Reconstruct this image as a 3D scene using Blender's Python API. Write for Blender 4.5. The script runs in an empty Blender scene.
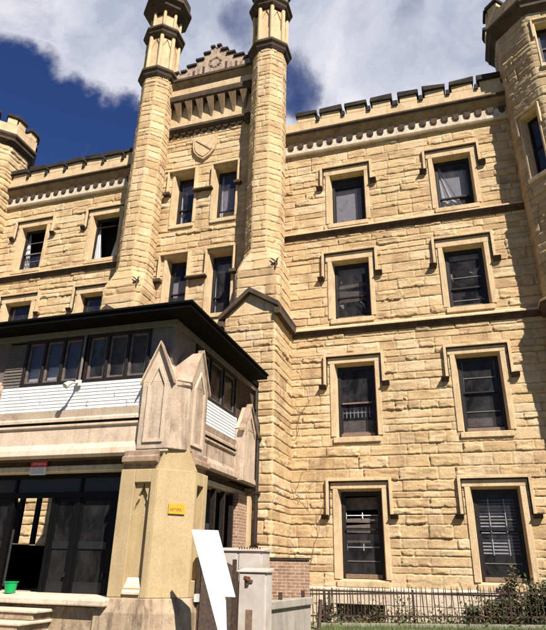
import bpy, math, random
import numpy as np
from mathutils import Vector
random.seed(7)
ZO = 1.65                                    # eye height: all heights below are measured from the eye
S = bpy.context.scene
C = S.collection

# ------------------------------------------------------------------ materials
def new_mat(name):
    m = bpy.data.materials.new(name); m.use_nodes = True
    nt = m.node_tree; b = nt.nodes['Principled BSDF']
    return m, nt, b
def N(nt, t, **kw):
    n = nt.nodes.new(t)
    for k, v in kw.items(): setattr(n, k, v)
    return n
def ramp(nt, fac, stops):
    r = N(nt, 'ShaderNodeValToRGB'); e = r.color_ramp.elements
    while len(e) > 1: e.remove(e[-1])
    e[0].position = stops[0][0]; e[0].color = (*stops[0][1], 1)
    for p, c in stops[1:]:
        x = e.new(p); x.color = (*c, 1)
    nt.links.new(fac, r.inputs[0]); return r.outputs[0]
def noise(nt, scale, detail=6, rough=.6, vec=None, dist=0):
    n = N(nt, 'ShaderNodeTexNoise'); n.inputs['Scale'].default_value = scale
    n.inputs['Detail'].default_value = detail; n.inputs['Roughness'].default_value = rough
    n.inputs['Distortion'].default_value = dist
    if vec is not None: nt.links.new(vec, n.inputs['Vector'])
    return n.outputs['Fac']
def coords(nt, scale=(1, 1, 1)):
    g = N(nt, 'ShaderNodeNewGeometry'); m = N(nt, 'ShaderNodeMapping')
    m.inputs['Scale'].default_value = scale
    nt.links.new(g.outputs['Position'], m.inputs['Vector']); return m.outputs['Vector']
def mix(nt, a, b, fac, mode='MIX'):
    n = N(nt, 'ShaderNodeMix', data_type='RGBA', blend_type=mode)
    for s, v in ((6, a), (7, b)):
        if isinstance(v, tuple): n.inputs[s].default_value = (*v, 1)
        else: nt.links.new(v, n.inputs[s])
    if isinstance(fac, float): n.inputs[0].default_value = fac
    else: nt.links.new(fac, n.inputs[0])
    return n.outputs[2]
def bump(nt, b, h, strength=.4, dist=.02):
    n = N(nt, 'ShaderNodeBump'); n.inputs['Strength'].default_value = strength
    n.inputs['Distance'].default_value = dist
    nt.links.new(h, n.inputs['Height']); nt.links.new(n.outputs[0], b.inputs['Normal'])
def stone(name, c1, c2, stain=(.16, .10, .05), amount=.35, scale=1.5, tone=False, rough=.9, bs=.35, fine=28, streak=0.0, gamt=.45):
    """weathered stone: two tones, patches of stain, fine grain"""
    m, nt, b = new_mat(name)
    v = coords(nt)
    if tone:
        a = N(nt, 'ShaderNodeAttribute', attribute_name='tone')
        base = ramp(nt, a.outputs['Fac'], tone)
        base = mix(nt, base, mix(nt, c1, c2, noise(nt, 7, 5, .65, v)), .42)
    else:
        base = ramp(nt, noise(nt, scale, 8, .65, v, .4), [(.3, c1), (.7, c2)])
    st = ramp(nt, noise(nt, scale * .8, 10, .7, coords(nt, (1.3, 1.3, .8)), .8), [(.5, (0, 0, 0)), (.72, (1, 1, 1))])
    k = N(nt, 'ShaderNodeMath', operation='MULTIPLY'); nt.links.new(st, k.inputs[0]); k.inputs[1].default_value = amount
    col = mix(nt, base, stain, k.outputs[0])
    if streak:
        s2 = ramp(nt, noise(nt, 1.0, 8, .7, coords(nt, (7, 7, .7)), .3), [(.5, (0, 0, 0)), (.68, (1, 1, 1))])
        k2 = N(nt, 'ShaderNodeMath', operation='MULTIPLY'); nt.links.new(s2, k2.inputs[0]); k2.inputs[1].default_value = streak
        col = mix(nt, col, stain, k2.outputs[0])
    gr = noise(nt, fine, 8, .75, v)
    col = mix(nt, col, ramp(nt, gr, [(.3, (.60, .57, .54)), (.62, (1.08, 1.08, 1.08))]), gamt, 'MULTIPLY')
    nt.links.new(col, b.inputs['Base Color']); b.inputs['Roughness'].default_value = rough
    b.inputs['Specular IOR Level'].default_value = .2
    bump(nt, b, gr, bs, .03)
    return m
def plain(name, c, rough=.6, metal=0, var=.25, scale=9, spec=.4, bs=.1, c2=None, amt=.5):
    m, nt, b = new_mat(name)
    n = noise(nt, scale, 7, .65, coords(nt), .3)
    d = c2 or tuple(x * (1 - var) for x in c)
    col = ramp(nt, n, [(.5 - .3 * amt, d), (.5 + .3 * amt, c)])
    nt.links.new(col, b.inputs['Base Color'])
    b.inputs['Roughness'].default_value = rough; b.inputs['Metallic'].default_value = metal
    b.inputs['Specular IOR Level'].default_value = spec
    if bs: bump(nt, b, n, bs, .01)
    return m
TONES = [(0, (.28, .165, .08)), (.13, (.47, .295, .145)), (.40, (.60, .43, .24)), (.60, (.52, .34, .165)), (.80, (.68, .525, .345)), (.92, (.58, .385, .19)), (1, (.36, .235, .12))]
M = {}
M['rock'] = stone('rock_faced_limestone', (.51, .35, .18), (.65, .485, .285), (.17, .10, .055), .62, 1.1, TONES, fine=34, bs=.7, gamt=.8)
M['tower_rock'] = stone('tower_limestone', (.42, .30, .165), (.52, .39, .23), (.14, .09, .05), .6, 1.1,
                        [(0, (.30, .20, .105)), (.5, (.45, .33, .19)), (1, (.54, .42, .27))], fine=34, bs=.7, gamt=.8)  # darker copy of rock: soot, plus shade put into the colour
M['dressed'] = stone('dressed_limestone', (.50, .35, .195), (.62, .465, .285), (.22, .135, .07), .5, 2.4, bs=.3, streak=.3, gamt=.6)
M['trim'] = stone('pale_limestone_trim', (.50, .40, .29), (.64, .53, .40), (.22, .155, .10), .5, 2.5, bs=.25, streak=.4, gamt=.6)
M['cap'] = stone('blackened_stone', (.018, .014, .013), (.05, .037, .03), (.010, .008, .008), .6, 3, bs=.5)
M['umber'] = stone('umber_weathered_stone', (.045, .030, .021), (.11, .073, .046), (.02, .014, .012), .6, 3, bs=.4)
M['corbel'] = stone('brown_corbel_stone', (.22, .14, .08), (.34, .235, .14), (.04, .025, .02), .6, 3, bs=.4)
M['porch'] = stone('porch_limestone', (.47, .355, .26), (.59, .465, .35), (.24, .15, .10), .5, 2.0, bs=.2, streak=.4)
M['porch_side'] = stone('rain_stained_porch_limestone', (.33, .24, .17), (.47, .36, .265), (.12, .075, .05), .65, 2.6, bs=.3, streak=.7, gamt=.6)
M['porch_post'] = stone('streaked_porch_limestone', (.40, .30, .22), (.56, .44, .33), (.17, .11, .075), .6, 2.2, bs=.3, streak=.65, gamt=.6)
M['porch_roof'] = stone('mottled_porch_limestone', (.28, .19, .13), (.46, .34, .245), (.10, .06, .04), .7, 3.5, bs=.4, streak=.3)
M['porch_dirty'] = stone('stained_porch_limestone', (.20, .13, .085), (.36, .26, .18), (.07, .045, .03), .7, 3, bs=.3, streak=.5)
M['cream'] = stone('cream_painted_stone', (.36, .265, .14), (.43, .32, .175), (.28, .19, .10), .4, 2.2, bs=.1, streak=.4)
M['base_stone'] = stone('stained_base_stone', (.42, .32, .21), (.30, .21, .135), (.09, .06, .04), .8, 3.2, bs=.4, streak=.85)
M['siding'] = stone('white_painted_clapboard', (.64, .61, .575), (.72, .70, .67), (.40, .34, .28), .3, 2, rough=.55, bs=.1, streak=.3, gamt=.3)
M['shingle'] = plain('shade_darkened_shingle', (.13, .105, .09), .8, var=.35, scale=12)  # grey-brown, darkened further to stand in for shade under the eaves
M['black'] = plain('black_paint', (.005, .0045, .0045), .45, var=.4, spec=.12)
M['roof'] = plain('black_roofing', (.0045, .004, .004), .8, var=.5, scale=14, spec=.08)
M['frame'] = plain('dark_brown_window_paint', (.022, .016, .014), .5, var=.5, scale=20, spec=.25)
M['frame_tan'] = plain('tan_window_paint', (.20, .13, .085), .6, var=.4, scale=15)
M['grey_trim'] = plain('grey_painted_trim', (.15, .125, .11), .6, var=.3)
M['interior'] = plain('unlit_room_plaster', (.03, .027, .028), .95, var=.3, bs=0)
M['blind'] = plain('grey_window_blind', (.34, .32, .33), .7, var=.25, scale=5)
M['drape'] = plain('white_curtain_cloth', (.62, .60, .58), .9, var=.25, scale=6)
M['board'] = plain('grey_brown_board', (.15, .115, .095), .85, var=.5, scale=8)
M['kick'] = plain('charcoal_door_panel', (.014, .013, .013), .4, var=.3)
M['screen'] = plain('grey_olive_screen', (.13, .088, .055), .9, var=.6, scale=3, bs=0)
M['white'] = plain('matt_white_board', (.86, .86, .86), .5, var=.03, scale=3, bs=0)
M['pipe_w'] = plain('chalky_white_pipe', (.55, .52, .49), .6, var=.25)
M['iron'] = plain('rusty_black_iron', (.020, .016, .014), .7, var=.5, scale=18, c2=(.07, .035, .018))
M['pipe'] = plain('dark_brown_downpipe_paint', (.03, .018, .015), .5, var=.5)
M['red'] = plain('faded_red_enamel', (.55, .03, .06), .4, var=.2)
M['sign_w'] = plain('sign_white_enamel', (.75, .72, .70), .4, var=.08)
M['yellow'] = plain('yellow_enamel', (.52, .29, .02), .4, var=.12)
M['ink'] = plain('sign_lettering_grey', (.22, .13, .04), .5, var=.1)
M['green'] = plain('bright_green_plastic', (.0, .30, .075), .35, var=.1)
M['steel'] = plain('grey_painted_steel', (.50, .45, .41), .5, var=.2, scale=3, c2=(.36, .29, .235), amt=.8)
M['rust'] = plain('rust_patch', (.16, .055, .02), .9, var=.6, scale=24)
M['concrete'] = stone('stained_concrete', (.36, .32, .27), (.27, .235, .19), (.11, .09, .07), .6, 2, bs=.3, streak=.6)
M['leaf'] = plain('weed_leaf', (.065, .095, .028), .7, var=.5, scale=6, bs=0)
M['leaf_dry'] = plain('dry_weed_leaf', (.13, .085, .035), .8, var=.5, scale=6, bs=0)
M['stem'] = plain('weed_stem', (.10, .07, .04), .9, var=.4, bs=0)
M['twig'] = plain('dry_creeper_twig', (.20, .145, .09), .9, var=.4, bs=0)
M['grassblade'] = plain('grass_blade', (.11, .15, .035), .8, var=.5, scale=3, bs=0)
M['soil'] = stone('dry_lawn_soil', (.085, .10, .035), (.14, .14, .06), (.09, .07, .04), .5, 1.2, bs=.4)
def mk_glass(name, tint, rough=.06):
    m, nt, b = new_mat(name)
    tr = N(nt, 'ShaderNodeBsdfTransparent'); tr.inputs[0].default_value = (*tint, 1)
    gl = N(nt, 'ShaderNodeBsdfGlossy'); gl.inputs['Roughness'].default_value = rough; gl.inputs[0].default_value = (.9, .82, .74, 1)
    fr = N(nt, 'ShaderNodeFresnel'); fr.inputs[0].default_value = 1.55
    n = noise(nt, 2.2, 3, .5, coords(nt)); bp = N(nt, 'ShaderNodeBump'); bp.inputs['Strength'].default_value = .25
    bp.inputs['Distance'].default_value = .05
    nt.links.new(n, bp.inputs['Height']); nt.links.new(bp.outputs[0], gl.inputs['Normal']); nt.links.new(bp.outputs[0], fr.inputs['Normal'])
    fs = N(nt, 'ShaderNodeMath', operation='MULTIPLY'); nt.links.new(fr.outputs[0], fs.inputs[0]); fs.inputs[1].default_value = .12
    df = N(nt, 'ShaderNodeBsdfDiffuse'); df.inputs[0].default_value = (.30, .28, .27, 1)
    dn = ramp(nt, noise(nt, 2.6, 7, .7, coords(nt, (1, 1, .6)), .6), [(.40, (.015, .015, .015)), (.68, (.075, .075, .075))])
    m0 = N(nt, 'ShaderNodeMixShader'); nt.links.new(dn, m0.inputs[0]); nt.links.new(tr.outputs[0], m0.inputs[1]); nt.links.new(df.outputs[0], m0.inputs[2])
    mx = N(nt, 'ShaderNodeMixShader')
    nt.links.new(fs.outputs[0], mx.inputs[0]); nt.links.new(m0.outputs[0], mx.inputs[1]); nt.links.new(gl.outputs[0], mx.inputs[2])
    nt.links.new(mx.outputs[0], nt.nodes['Material Output'].inputs['Surface'])
    return m
M['glass'] = mk_glass('dusty_dark_glass', (.86, .86, .88), .12)
M['glass_door'] = mk_glass('smoked_door_glass', (.25, .25, .26), .05)
def mk_brick():
    m, nt, b = new_mat('red_brown_brick')
    tc = N(nt, 'ShaderNodeNewGeometry'); sp = N(nt, 'ShaderNodeSeparateXYZ'); nt.links.new(tc.outputs['Position'], sp.inputs[0])
    ad = N(nt, 'ShaderNodeMath', operation='ADD'); nt.links.new(sp.outputs[0], ad.inputs[0]); nt.links.new(sp.outputs[1], ad.inputs[1])
    cb = N(nt, 'ShaderNodeCombineXYZ'); nt.links.new(ad.outputs[0], cb.inputs[0]); nt.links.new(sp.outputs[2], cb.inputs[1])
    br = N(nt, 'ShaderNodeTexBrick'); br.inputs['Scale'].default_value = 1; br.inputs['Brick Width'].default_value = .22
    br.inputs['Row Height'].default_value = .07; br.inputs['Mortar Size'].default_value = .008
    br.inputs['Color1'].default_value = (.34, .20, .125, 1); br.inputs['Color2'].default_value = (.24, .125, .075, 1)
    br.inputs['Mortar'].default_value = (.44, .36, .27, 1)
    nt.links.new(cb.outputs[0], br.inputs['Vector'])
    g = noise(nt, 14, 7, .7, coords(nt))
    col = mix(nt, br.outputs['Color'], ramp(nt, g, [(.3, (.5, .5, .5)), (.7, (1.3, 1.25, 1.2))]), .8, 'MULTIPLY')
    nt.links.new(col, b.inputs['Base Color']); b.inputs['Roughness'].default_value = .9
    bump(nt, b, br.outputs['Fac'], -.5, .012)
    return m
M['brick'] = mk_brick()

# ------------------------------------------------------------------ mesh helpers
class MB:
    def __init__(s): s.v = []; s.f = []; s.mi = []; s.mats = []
    def mat(s, m):
        if m not in s.mats: s.mats.append(m)
        return s.mats.index(m)
    def add(s, vs, fs, m):
        o = len(s.v); s.v += [tuple(p) for p in vs]; k = s.mat(m)
        for f in fs: s.f.append([i + o for i in f]); s.mi.append(k)
        return s
    def box(s, x0, x1, y0, y1, z0, z1, m):
        p = [(x, y, z) for z in (z0, z1) for y in (y0, y1) for x in (x0, x1)]
        return s.add(p, [(0, 2, 3, 1), (4, 5, 7, 6), (0, 1, 5, 4), (2, 6, 7, 3), (0, 4, 6, 2), (1, 3, 7, 5)], m)
    def prism(s, poly, ext, m):
        """poly: 3D points, ext: extrusion vector"""
        n = len(poly); a = [Vector(p) for p in poly]; e = Vector(ext); b = [p + e for p in a]
        fs = [list(range(n))[::-1], list(range(n, 2 * n))] + [(i, (i + 1) % n, n + (i + 1) % n, n + i) for i in range(n)]
        return s.add(a + b, fs, m)
    def loft(s, rings, m, cap=True):
        n = len(rings[0]); vs = [p for r in rings for p in r]; fs = []
        for k in range(len(rings) - 1):
            for i in range(n):
                j = (i + 1) % n; fs.append((k * n + i, k * n + j, (k + 1) * n + j, (k + 1) * n + i))
        if cap: fs += [list(range(n))[::-1], [(len(rings) - 1) * n + i for i in range(n)]]
        return s.add(vs, fs, m)
    def tube(s, pts, r, m, n=8):
        pts = [Vector(p) for p in pts]; rings = []
        for i, p in enumerate(pts):
            d = (pts[min(i + 1, len(pts) - 1)] - pts[max(i - 1, 0)]).normalized()
            a = d.cross(Vector((0, 0, 1)) if abs(d.z) < .9 else Vector((1, 0, 0))).normalized(); b = d.cross(a)
            rr = r[i] if isinstance(r, (list, tuple)) else r
            rings.append([p + rr * (math.cos(t) * a + math.sin(t) * b) for t in [2 * math.pi * k / n for k in range(n)]])
        return s.loft(rings, m)
    def sweep(s, prof, path, m, closed=False, mats=None):
        """prof: closed polygon of (outward, z); path: plan points walked with the outside on the right hand"""
        n = len(path); P = [Vector((p[0], p[1])) for p in path]; rings = []
        for i in range(n):
            d0 = d1 = None
            if closed or i > 0: d0 = (P[i] - P[i - 1]).normalized()
            if closed or i < n - 1: d1 = (P[(i + 1) % n] - P[i]).normalized()
            d0 = d0 or d1; d1 = d1 or d0
            n0 = Vector((d0.y, -d0.x)); n1 = Vector((d1.y, -d1.x)); mm = (n0 + n1); mm = mm / max(mm.dot(n0), .2)
            rings.append([(P[i].x + mm.x * o, P[i].y + mm.y * o, z) for o, z in prof])
        if closed: rings.append(rings[0])
        k = len(prof); vs = [p for r in rings for p in r]; o = len(s.v); s.v += vs
        for a in range(len(rings) - 1):
            for i in range(k):
                j = (i + 1) % k
                s.f.append([o + a * k + i, o + a * k + j, o + (a + 1) * k + j, o + (a + 1) * k + i])
                s.mi.append(s.mat(mats[i] if mats else m))
        if not closed:
            s.f.append([o + i for i in range(k)]); s.mi.append(s.mat(m))
            s.f.append([o + (len(rings) - 1) * k + i for i in range(k)][::-1]); s.mi.append(s.mat(m))
        return s
    def build(s, name, parent=None, bevel=0, smooth=False, attr=None):
        base = Vector((0, 0, 0))
        vs = [Vector((p[0], p[1], p[2] + ZO)) for p in s.v]
        if parent is not None: base = wloc(parent)
        else:
            xs, ys, zs = zip(*vs); base = Vector(((min(xs) + max(xs)) / 2, (min(ys) + max(ys)) / 2, min(zs)))
        me = bpy.data.meshes.new(name)
        me.from_pydata([v - base for v in vs], [], s.f)
        for m in s.mats: me.materials.append(M[m])
        me.polygons.foreach_set('material_index', s.mi)
        if smooth: me.polygons.foreach_set('use_smooth', [True] * len(s.f))
        o = bpy.data.objects.new(name, me); C.objects.link(o)
        fixnormals(me)
        if parent is not None: o.parent = parent; o['_b'] = list(base)
        else: o.location = base; o['_b'] = list(base)
        if bevel:
            b = o.modifiers.new('edge', 'BEVEL'); b.width = bevel; b.segments = 2; b.limit_method = 'ANGLE'
        return o
import bmesh
def fixnormals(me):
    if len(me.polygons) > 60000: return
    bm = bmesh.new(); bm.from_mesh(me); bmesh.ops.recalc_face_normals(bm, faces=bm.faces); bm.to_mesh(me); bm.free()
def wloc(o): return Vector(o['_b'])
def tag(o, label=None, cat=None, group=None, kind=None):
    for k, v in (('label', label), ('category', cat), ('group', group), ('kind', kind)):
        if v: o[k] = v
    return o
def thing(name, loc, label, cat, group=None):
    o = bpy.data.objects.new(name, None); C.objects.link(o)
    o.location = (loc[0], loc[1], loc[2] + ZO); o['_b'] = [loc[0], loc[1], loc[2] + ZO]; o.empty_display_size = .3
    return tag(o, label, cat, group)

# ------------------------------------------------------------------ rock-faced coursed masonry as real relief
def vnoise(u, v, seed):
    iu = np.floor(u).astype(np.int64); iv = np.floor(v).astype(np.int64); fu = u - iu; fv = v - iv
    fu = fu * fu * (3 - 2 * fu); fv = fv * fv * (3 - 2 * fv)
    def h(a, b):
        x = (a * 374761393 + b * 668265263 + seed * 1442695041) & 0xffffffff
        x = ((x ^ (x >> 13)) * 1274126177) & 0xffffffff
        return ((x ^ (x >> 16)) & 0xffff) / 65535.0
    return (h(iu, iv) * (1 - fu) + h(iu + 1, iv) * fu) * (1 - fv) + (h(iu, iv + 1) * (1 - fu) + h(iu + 1, iv + 1) * fu) * fv
rng0 = np.random.default_rng(11)
COURSES = [-1.9]
while COURSES[-1] < 25: COURSES.append(COURSES[-1] + rng0.choice([.17, .21, .25, .29, .34]))
def masonry(name, parent, u0, u1, z0, z1, place, holes=(), du=.035, dz=.045, amp=.045, seed=1, mat='rock', maxlen=1.1, corner=None):
    """place(u, z, d) -> x, y, z arrays; d is the outward relief"""
    ce = [c for c in COURSES if z0 + .08 < c < z1 - .08]; ce = [z0] + ce + [z1]
    zs = []; ci = []
    for i in range(len(ce) - 1):
        a, b = ce[i], ce[i + 1]; n = max(3, int((b - a) / dz)); j = .012
        row = [a + j * .3, a + j * 1.6] + list(np.linspace(a + j * 1.6, b - j * 1.6, n)[1:-1]) + [b - j * 1.6, b - j * .3]
        zs += row; ci += [i] * len(row)
    zs = np.array(zs); ci = np.array(ci); nu = int((u1 - u0) / du) + 1; us = np.linspace(u0, u1, nu)
    rng = np.random.default_rng(seed); nz = len(zs)
    jd = np.zeros((nz, nu)); tone = np.zeros((nz, nu)); br = np.zeros((nz, nu)); tl = np.zeros((nz, nu))
    for i in range(len(ce) - 1):
        js = [u0 - rng.uniform(0, .8)]
        while js[-1] < u1: js.append(js[-1] + rng.uniform(.30, maxlen))
        js = np.array(js); k = np.clip(np.searchsorted(js, us) - 1, 0, len(js) - 2)
        d = np.minimum(us - js[k], js[k + 1] - us); t = rng.random(len(js)); q = rng.random(len(js)); tt = rng.uniform(-1, 1, len(js))
        rows = ci == i
        jd[rows] = d; tone[rows] = t[k]; br[rows] = q[k]; tl[rows] = tt[k]
    Z = np.repeat(zs[:, None], nu, 1); U = np.repeat(us[None], nz, 0)
    lo = np.array([ce[i] for i in ci])[:, None]; hi = np.array([ce[i + 1] for i in ci])[:, None]
    Zw = Z + .007 * (vnoise(U * 5, np.floor(lo * 9) + Z * 0, seed + 41) - .5) + .008 * (vnoise(U * 17, Z * 3, seed + 43) - .5)
    hd = np.minimum(Zw - lo, hi - Zw); e = np.minimum(jd + .008 * (vnoise(U * 2, Z * 19, seed + 47) - .5), hd)
    chip = np.clip(vnoise(U * 9 + br * 13, Z * 11, seed + 53) - .55, 0, 1) * .11 * np.clip(br * 2 - .6, 0, 1)
    e = np.where(Zw - lo < hi - Zw, e - chip, e - chip * .3)
    p = np.clip((e - .002) / .013, 0, 1); p = p ** .7
    wx = U + .06 * (vnoise(U * 7 + br * 7, Z * 7, seed * 3 + 1) - .5); wz = Z + .04 * (vnoise(U * 6, Z * 9 + br * 5, seed * 3 + 2) - .5)
    big = np.zeros_like(U)
    for o, (fu, fz, w) in enumerate(((2.0, 5.0, .26), (5.5, 11., .24), (12, 19, .20), (26, 33, .17), (50, 55, .13))):
        n_ = vnoise(wx * fu + 7.3 * o + br * 31, wz * fz + 3.1 * o + br * 17, seed * 13 + o)
        big += w * (n_ if o < 1 else 1 - np.abs(2 * n_ - 1) ** .7)
    led = vnoise(wx * 2.6 + br * 9, wz * 13 + br * 23, seed * 7 + 5); led = np.clip((led - .5) * 9, 0, 1)     # split ledges
    rough = .34 + .75 * br ** 2
    d = p * (.010 + amp * (.70 * br ** 3 + .12 * tone + rough * (1.0 * big - .42) + .36 * led * rough + .2 * tl * (Z - lo) / (hi - lo)))
    d = np.clip(d, p * .004, .085) - .016 * (1 - p)
    for a, b, c, dd in holes:                                     # calmer stones beside the dressed openings
        hx = np.maximum(np.maximum(a - U, U - b), 0); hz = np.maximum(np.maximum(c - Z, Z - dd), 0)
        d = d * np.clip(.35 + (np.hypot(hx, hz) - .1) / .35, .35, 1)
    tone = np.clip(tone + .25 * (vnoise(wx * 3, wz * 7, seed + 77) - .5), 0, 1)
    if corner is not None:
        cd = corner(U); d = d * np.clip(cd / .05, 0, 1)
    x, y, z = place(U, Z, d)
    tone = np.clip(tone * .9 + .1 * br, 0, 1)
    V = np.stack([x, y, z + ZO], -1).reshape(-1, 3)
    idx = np.arange(nz * nu).reshape(nz, nu)
    uc = (us[1:] + us[:-1]) / 2; zc = (zs[1:] + zs[:-1]) / 2
    keep = np.ones((nz - 1, nu - 1), bool)
    for a, b, c, dd in holes: keep &= ~((uc[None] > a) & (uc[None] < b) & (zc[:, None] > c) & (zc[:, None] < dd))
    q = np.stack([idx[:-1, :-1], idx[:-1, 1:], idx[1:, 1:], idx[1:, :-1]], -1)[keep]
    V -= np.array(wloc(parent))[None]
    me = bpy.data.meshes.new(name); me.vertices.add(len(V)); me.vertices.foreach_set('co', V.astype(np.float32).ravel())
    me.loops.add(q.size); me.loops.foreach_set('vertex_index', q.astype(np.int32).ravel())
    me.polygons.add(len(q)); me.polygons.foreach_set('loop_start', np.arange(0, q.size, 4, dtype=np.int32))
    me.polygons.foreach_set('loop_total', np.full(len(q), 4, np.int32)); me.update(calc_edges=True)
    at = me.attributes.new('tone', 'FLOAT', 'POINT'); at.data.foreach_set('value', tone.astype(np.float32).ravel())
    me.materials.append(M[mat])
    o = bpy.data.objects.new(name, me); C.objects.link(o); o.parent = parent; o['_b'] = list(wloc(parent))
    return o
def flat(y):
    return lambda U, Z, d: (U, y - d, Z)
def octa(cx, cy, w):
    """plan corners of an octagon, apothem w, walked so that the outside is on the right hand (counter-clockwise)"""
    t = w * math.tan(math.pi / 8)
    return [(cx - t, cy - w), (cx + t, cy - w), (cx + w, cy - t), (cx + w, cy + t), (cx + t, cy + w), (cx - t, cy + w), (cx - w, cy + t), (cx - w, cy - t)]
def around(pts):
    P = np.array(pts + [pts[0]]); L = np.hypot(*(P[1:] - P[:-1]).T); cum = np.concatenate([[0], np.cumsum(L)])
    def place(U, Z, d):
        k = np.clip(np.searchsorted(cum, U, side='right') - 1, 0, len(pts) - 1)
        t = (U - cum[k]) / L[k]; A = P[k]; B = P[k + 1]; D = (B - A) / L[k][..., None]
        q = A + (B - A) * t[..., None] + np.stack([D[..., 1], -D[..., 0]], -1) * d[..., None]
        return q[..., 0], q[..., 1], Z
    def corner(U):
        k = np.clip(np.searchsorted(cum, U, side='right') - 1, 0, len(pts) - 1)
        return np.minimum(U - cum[k], cum[k + 1] - U)
    return place, corner, cum

# ================================================================== THE STONE BUILDING
B = thing('stone_building', (-7.7, 0, -1.3), 'long tan rock-faced limestone building with black-capped battlements, turrets and corner towers', 'building')

def window(parent, x0, x1, z0, z1, yw, style, depth=.34, jamb=.14, hood=True, name='window', lean=0):
    """sash window set in a dressed stone surround on a wall whose face is at yw"""
    w = MB(); yf = yw + depth - .12; yb = yw + depth - .04; f = .07
    w.box(x0, x0 + f, yf, yb, z0, z1, 'frame').box(x1 - f, x1, yf, yb, z0, z1, 'frame')
    w.box(x0 + f, x1 - f, yf, yb, z1 - f, z1, 'frame').box(x0 + f, x1 - f, yf, yb, z0, z0 + f * 1.5, style.get('sillm', 'frame_tan'))
    o = w.build(name, parent, bevel=.008)
    zm = z0 + (z1 - z0) * style.get('meet', .52)
    # dressed surround with splayed reveal
    s = MB(); p = .04; sp = .05; zl = (hood[2] - .085) if hood else z1 + sp + .2
    def ring(a0, a1, b0, b1, m):
        s.add([(a0, yw - p, z0 - .02), (b0, yw + depth - .1, z0 - .02), (b0, yw + depth - .1, z1), (a0, yw - p, z1 + sp)], [(0, 1, 2, 3)], m)
        s.add([(a1, yw - p, z0 - .02), (b1, yw + depth - .1, z0 - .02), (b1, yw + depth - .1, z1), (a1, yw - p, z1 + sp)], [(3, 2, 1, 0)], m)
        s.add([(a0, yw - p, z1 + sp), (a1, yw - p, z1 + sp), (b1, yw + depth - .1, z1), (b0, yw + depth - .1, z1)], [(0, 1, 2, 3)], m)
    ring(x0 - sp, x1 + sp, x0, x1, 'dressed')
    s.box(x0 - sp - jamb, x0 - sp, yw - p, yw + .1, z0 - .02, z1 + sp, 'dressed').box(x1 + sp, x1 + sp + jamb, yw - p, yw + .1, z0 - .02, z1 + sp, 'dressed')
    jh = .20 if hood else jamb
    s.box(x0 - sp - jh, x1 + sp + jh, yw - p, yw + .1, z1 + sp, zl, 'dressed')
    s.build('surround', o, bevel=.012)
    sl = MB()
    sl.prism([(x0 - .12, yw - .065, z0 - .2), (x0 - .12, yw - .065, z0 - .05), (x0 - .12, yw + depth - .02, z0), (x0 - .12, yw + depth - .02, z0 - .2)], (x1 - x0 + .24, 0, 0), 'dressed')
    sl.build('sill', o, bevel=.012)
    if hood:
        h = MB(); a0, a1, zt = hood[0], hood[1], hood[2]; t = .08; dr = hood[3]; pr = .125
        prof = [(a0, zt), (a1, zt), (a1, zt - dr), (a1 - t, zt - dr), (a1 - t, zt - t), (a0 + t, zt - t), (a0 + t, zt - dr), (a0, zt - dr)]
        h.prism([(x, yw - pr, z) for x, z in prof], (0, pr + .05, 0), 'dressed')
        g_ = .024; pi = [(a0 + t + .002, zt - t - .002), (a1 - t - .002, zt - t - .002), (a1 - t - .002, zt - dr), (a1 - t - g_, zt - dr), (a1 - t - g_, zt - t - g_ * 1.3), (a0 + t + g_, zt - t - g_ * 1.3), (a0 + t + g_, zt - dr), (a0 + t + .002, zt - dr)]
        h.prism([(x, yw - .075, z) for x, z in pi], (0, .06, 0), 'cap')       # black strip lining the inside of the mould
        for xa, sg in ((a0, -1), (a1, 1)):                         # label stops
            xb = xa + sg * .13; q0, q1 = min(xa - sg * t, xb), max(xa - sg * t, xb)
            h.prism([(q0, yw - .12, zt - dr - .09), (q1, yw - .12, zt - dr - .09), (q1, yw - .2, zt - dr + .02), (q0, yw - .2, zt - dr + .02)], (0, .25, 0), 'umber')
        h.build('hood_mould', o, bevel=.01)
    # sashes and panes
    def sash(a, b, y, pane):
        k = MB(); t = .045
        k.box(x0 + f, x0 + f + t, y, y + .04, a, b, 'frame').box(x1 - f - t, x1 - f, y, y + .04, a, b, 'frame')
        k.box(x0 + f + t, x1 - f - t, y, y + .04, a, a + t, style.get('railm', 'frame')).box(x0 + f + t, x1 - f - t, y, y + .04, b - t, b, 'frame')
        if style.get('bar'):
            zb = a + (b - a) * style['bar']; k.box(x0 + f + t, x1 - f - t, y, y + .03, zb - .012, zb + .012, 'grey_trim')
        k.build('sash', o)
        if pane:
            g = MB(); g.box(x0 + f + t, x1 - f - t, y + .015, y + .021, a + t, b - t, 'glass'); g.build('pane', o)
    sash(zm - .02, z1 - f, yf + .015, style.get('top', True))
    if style.get('lower', True): sash(z0 + f * 1.5, zm + .025, yf + .06, style.get('bottom', True))
    r = MB()                                                       # the dark room behind
    r.box(x0 - .25, x1 + .25, yb + .02, yb + .9, z0 - .3, z1 + .25, 'interior')
    ro = r.build('room', o)
    bm = bmesh.new(); bm.from_mesh(ro.data)
    for fc in [x for x in bm.faces if abs(x.calc_center_median().y + wloc(o).y - (yb + .02)) < .01]: bm.faces.remove(fc)
    bm.to_mesh(ro.data); bm.free()
    yi = yb + .08
    if 'blind' in style:
        a, b_ = style['blind']; k = MB(); k.box(x0 + .02, x1 - .02, yi, yi + .015, z0 + (z1 - z0) * a, z0 + (z1 - z0) * b_, style.get('bm', 'blind')); k.build('blind', o)
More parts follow.
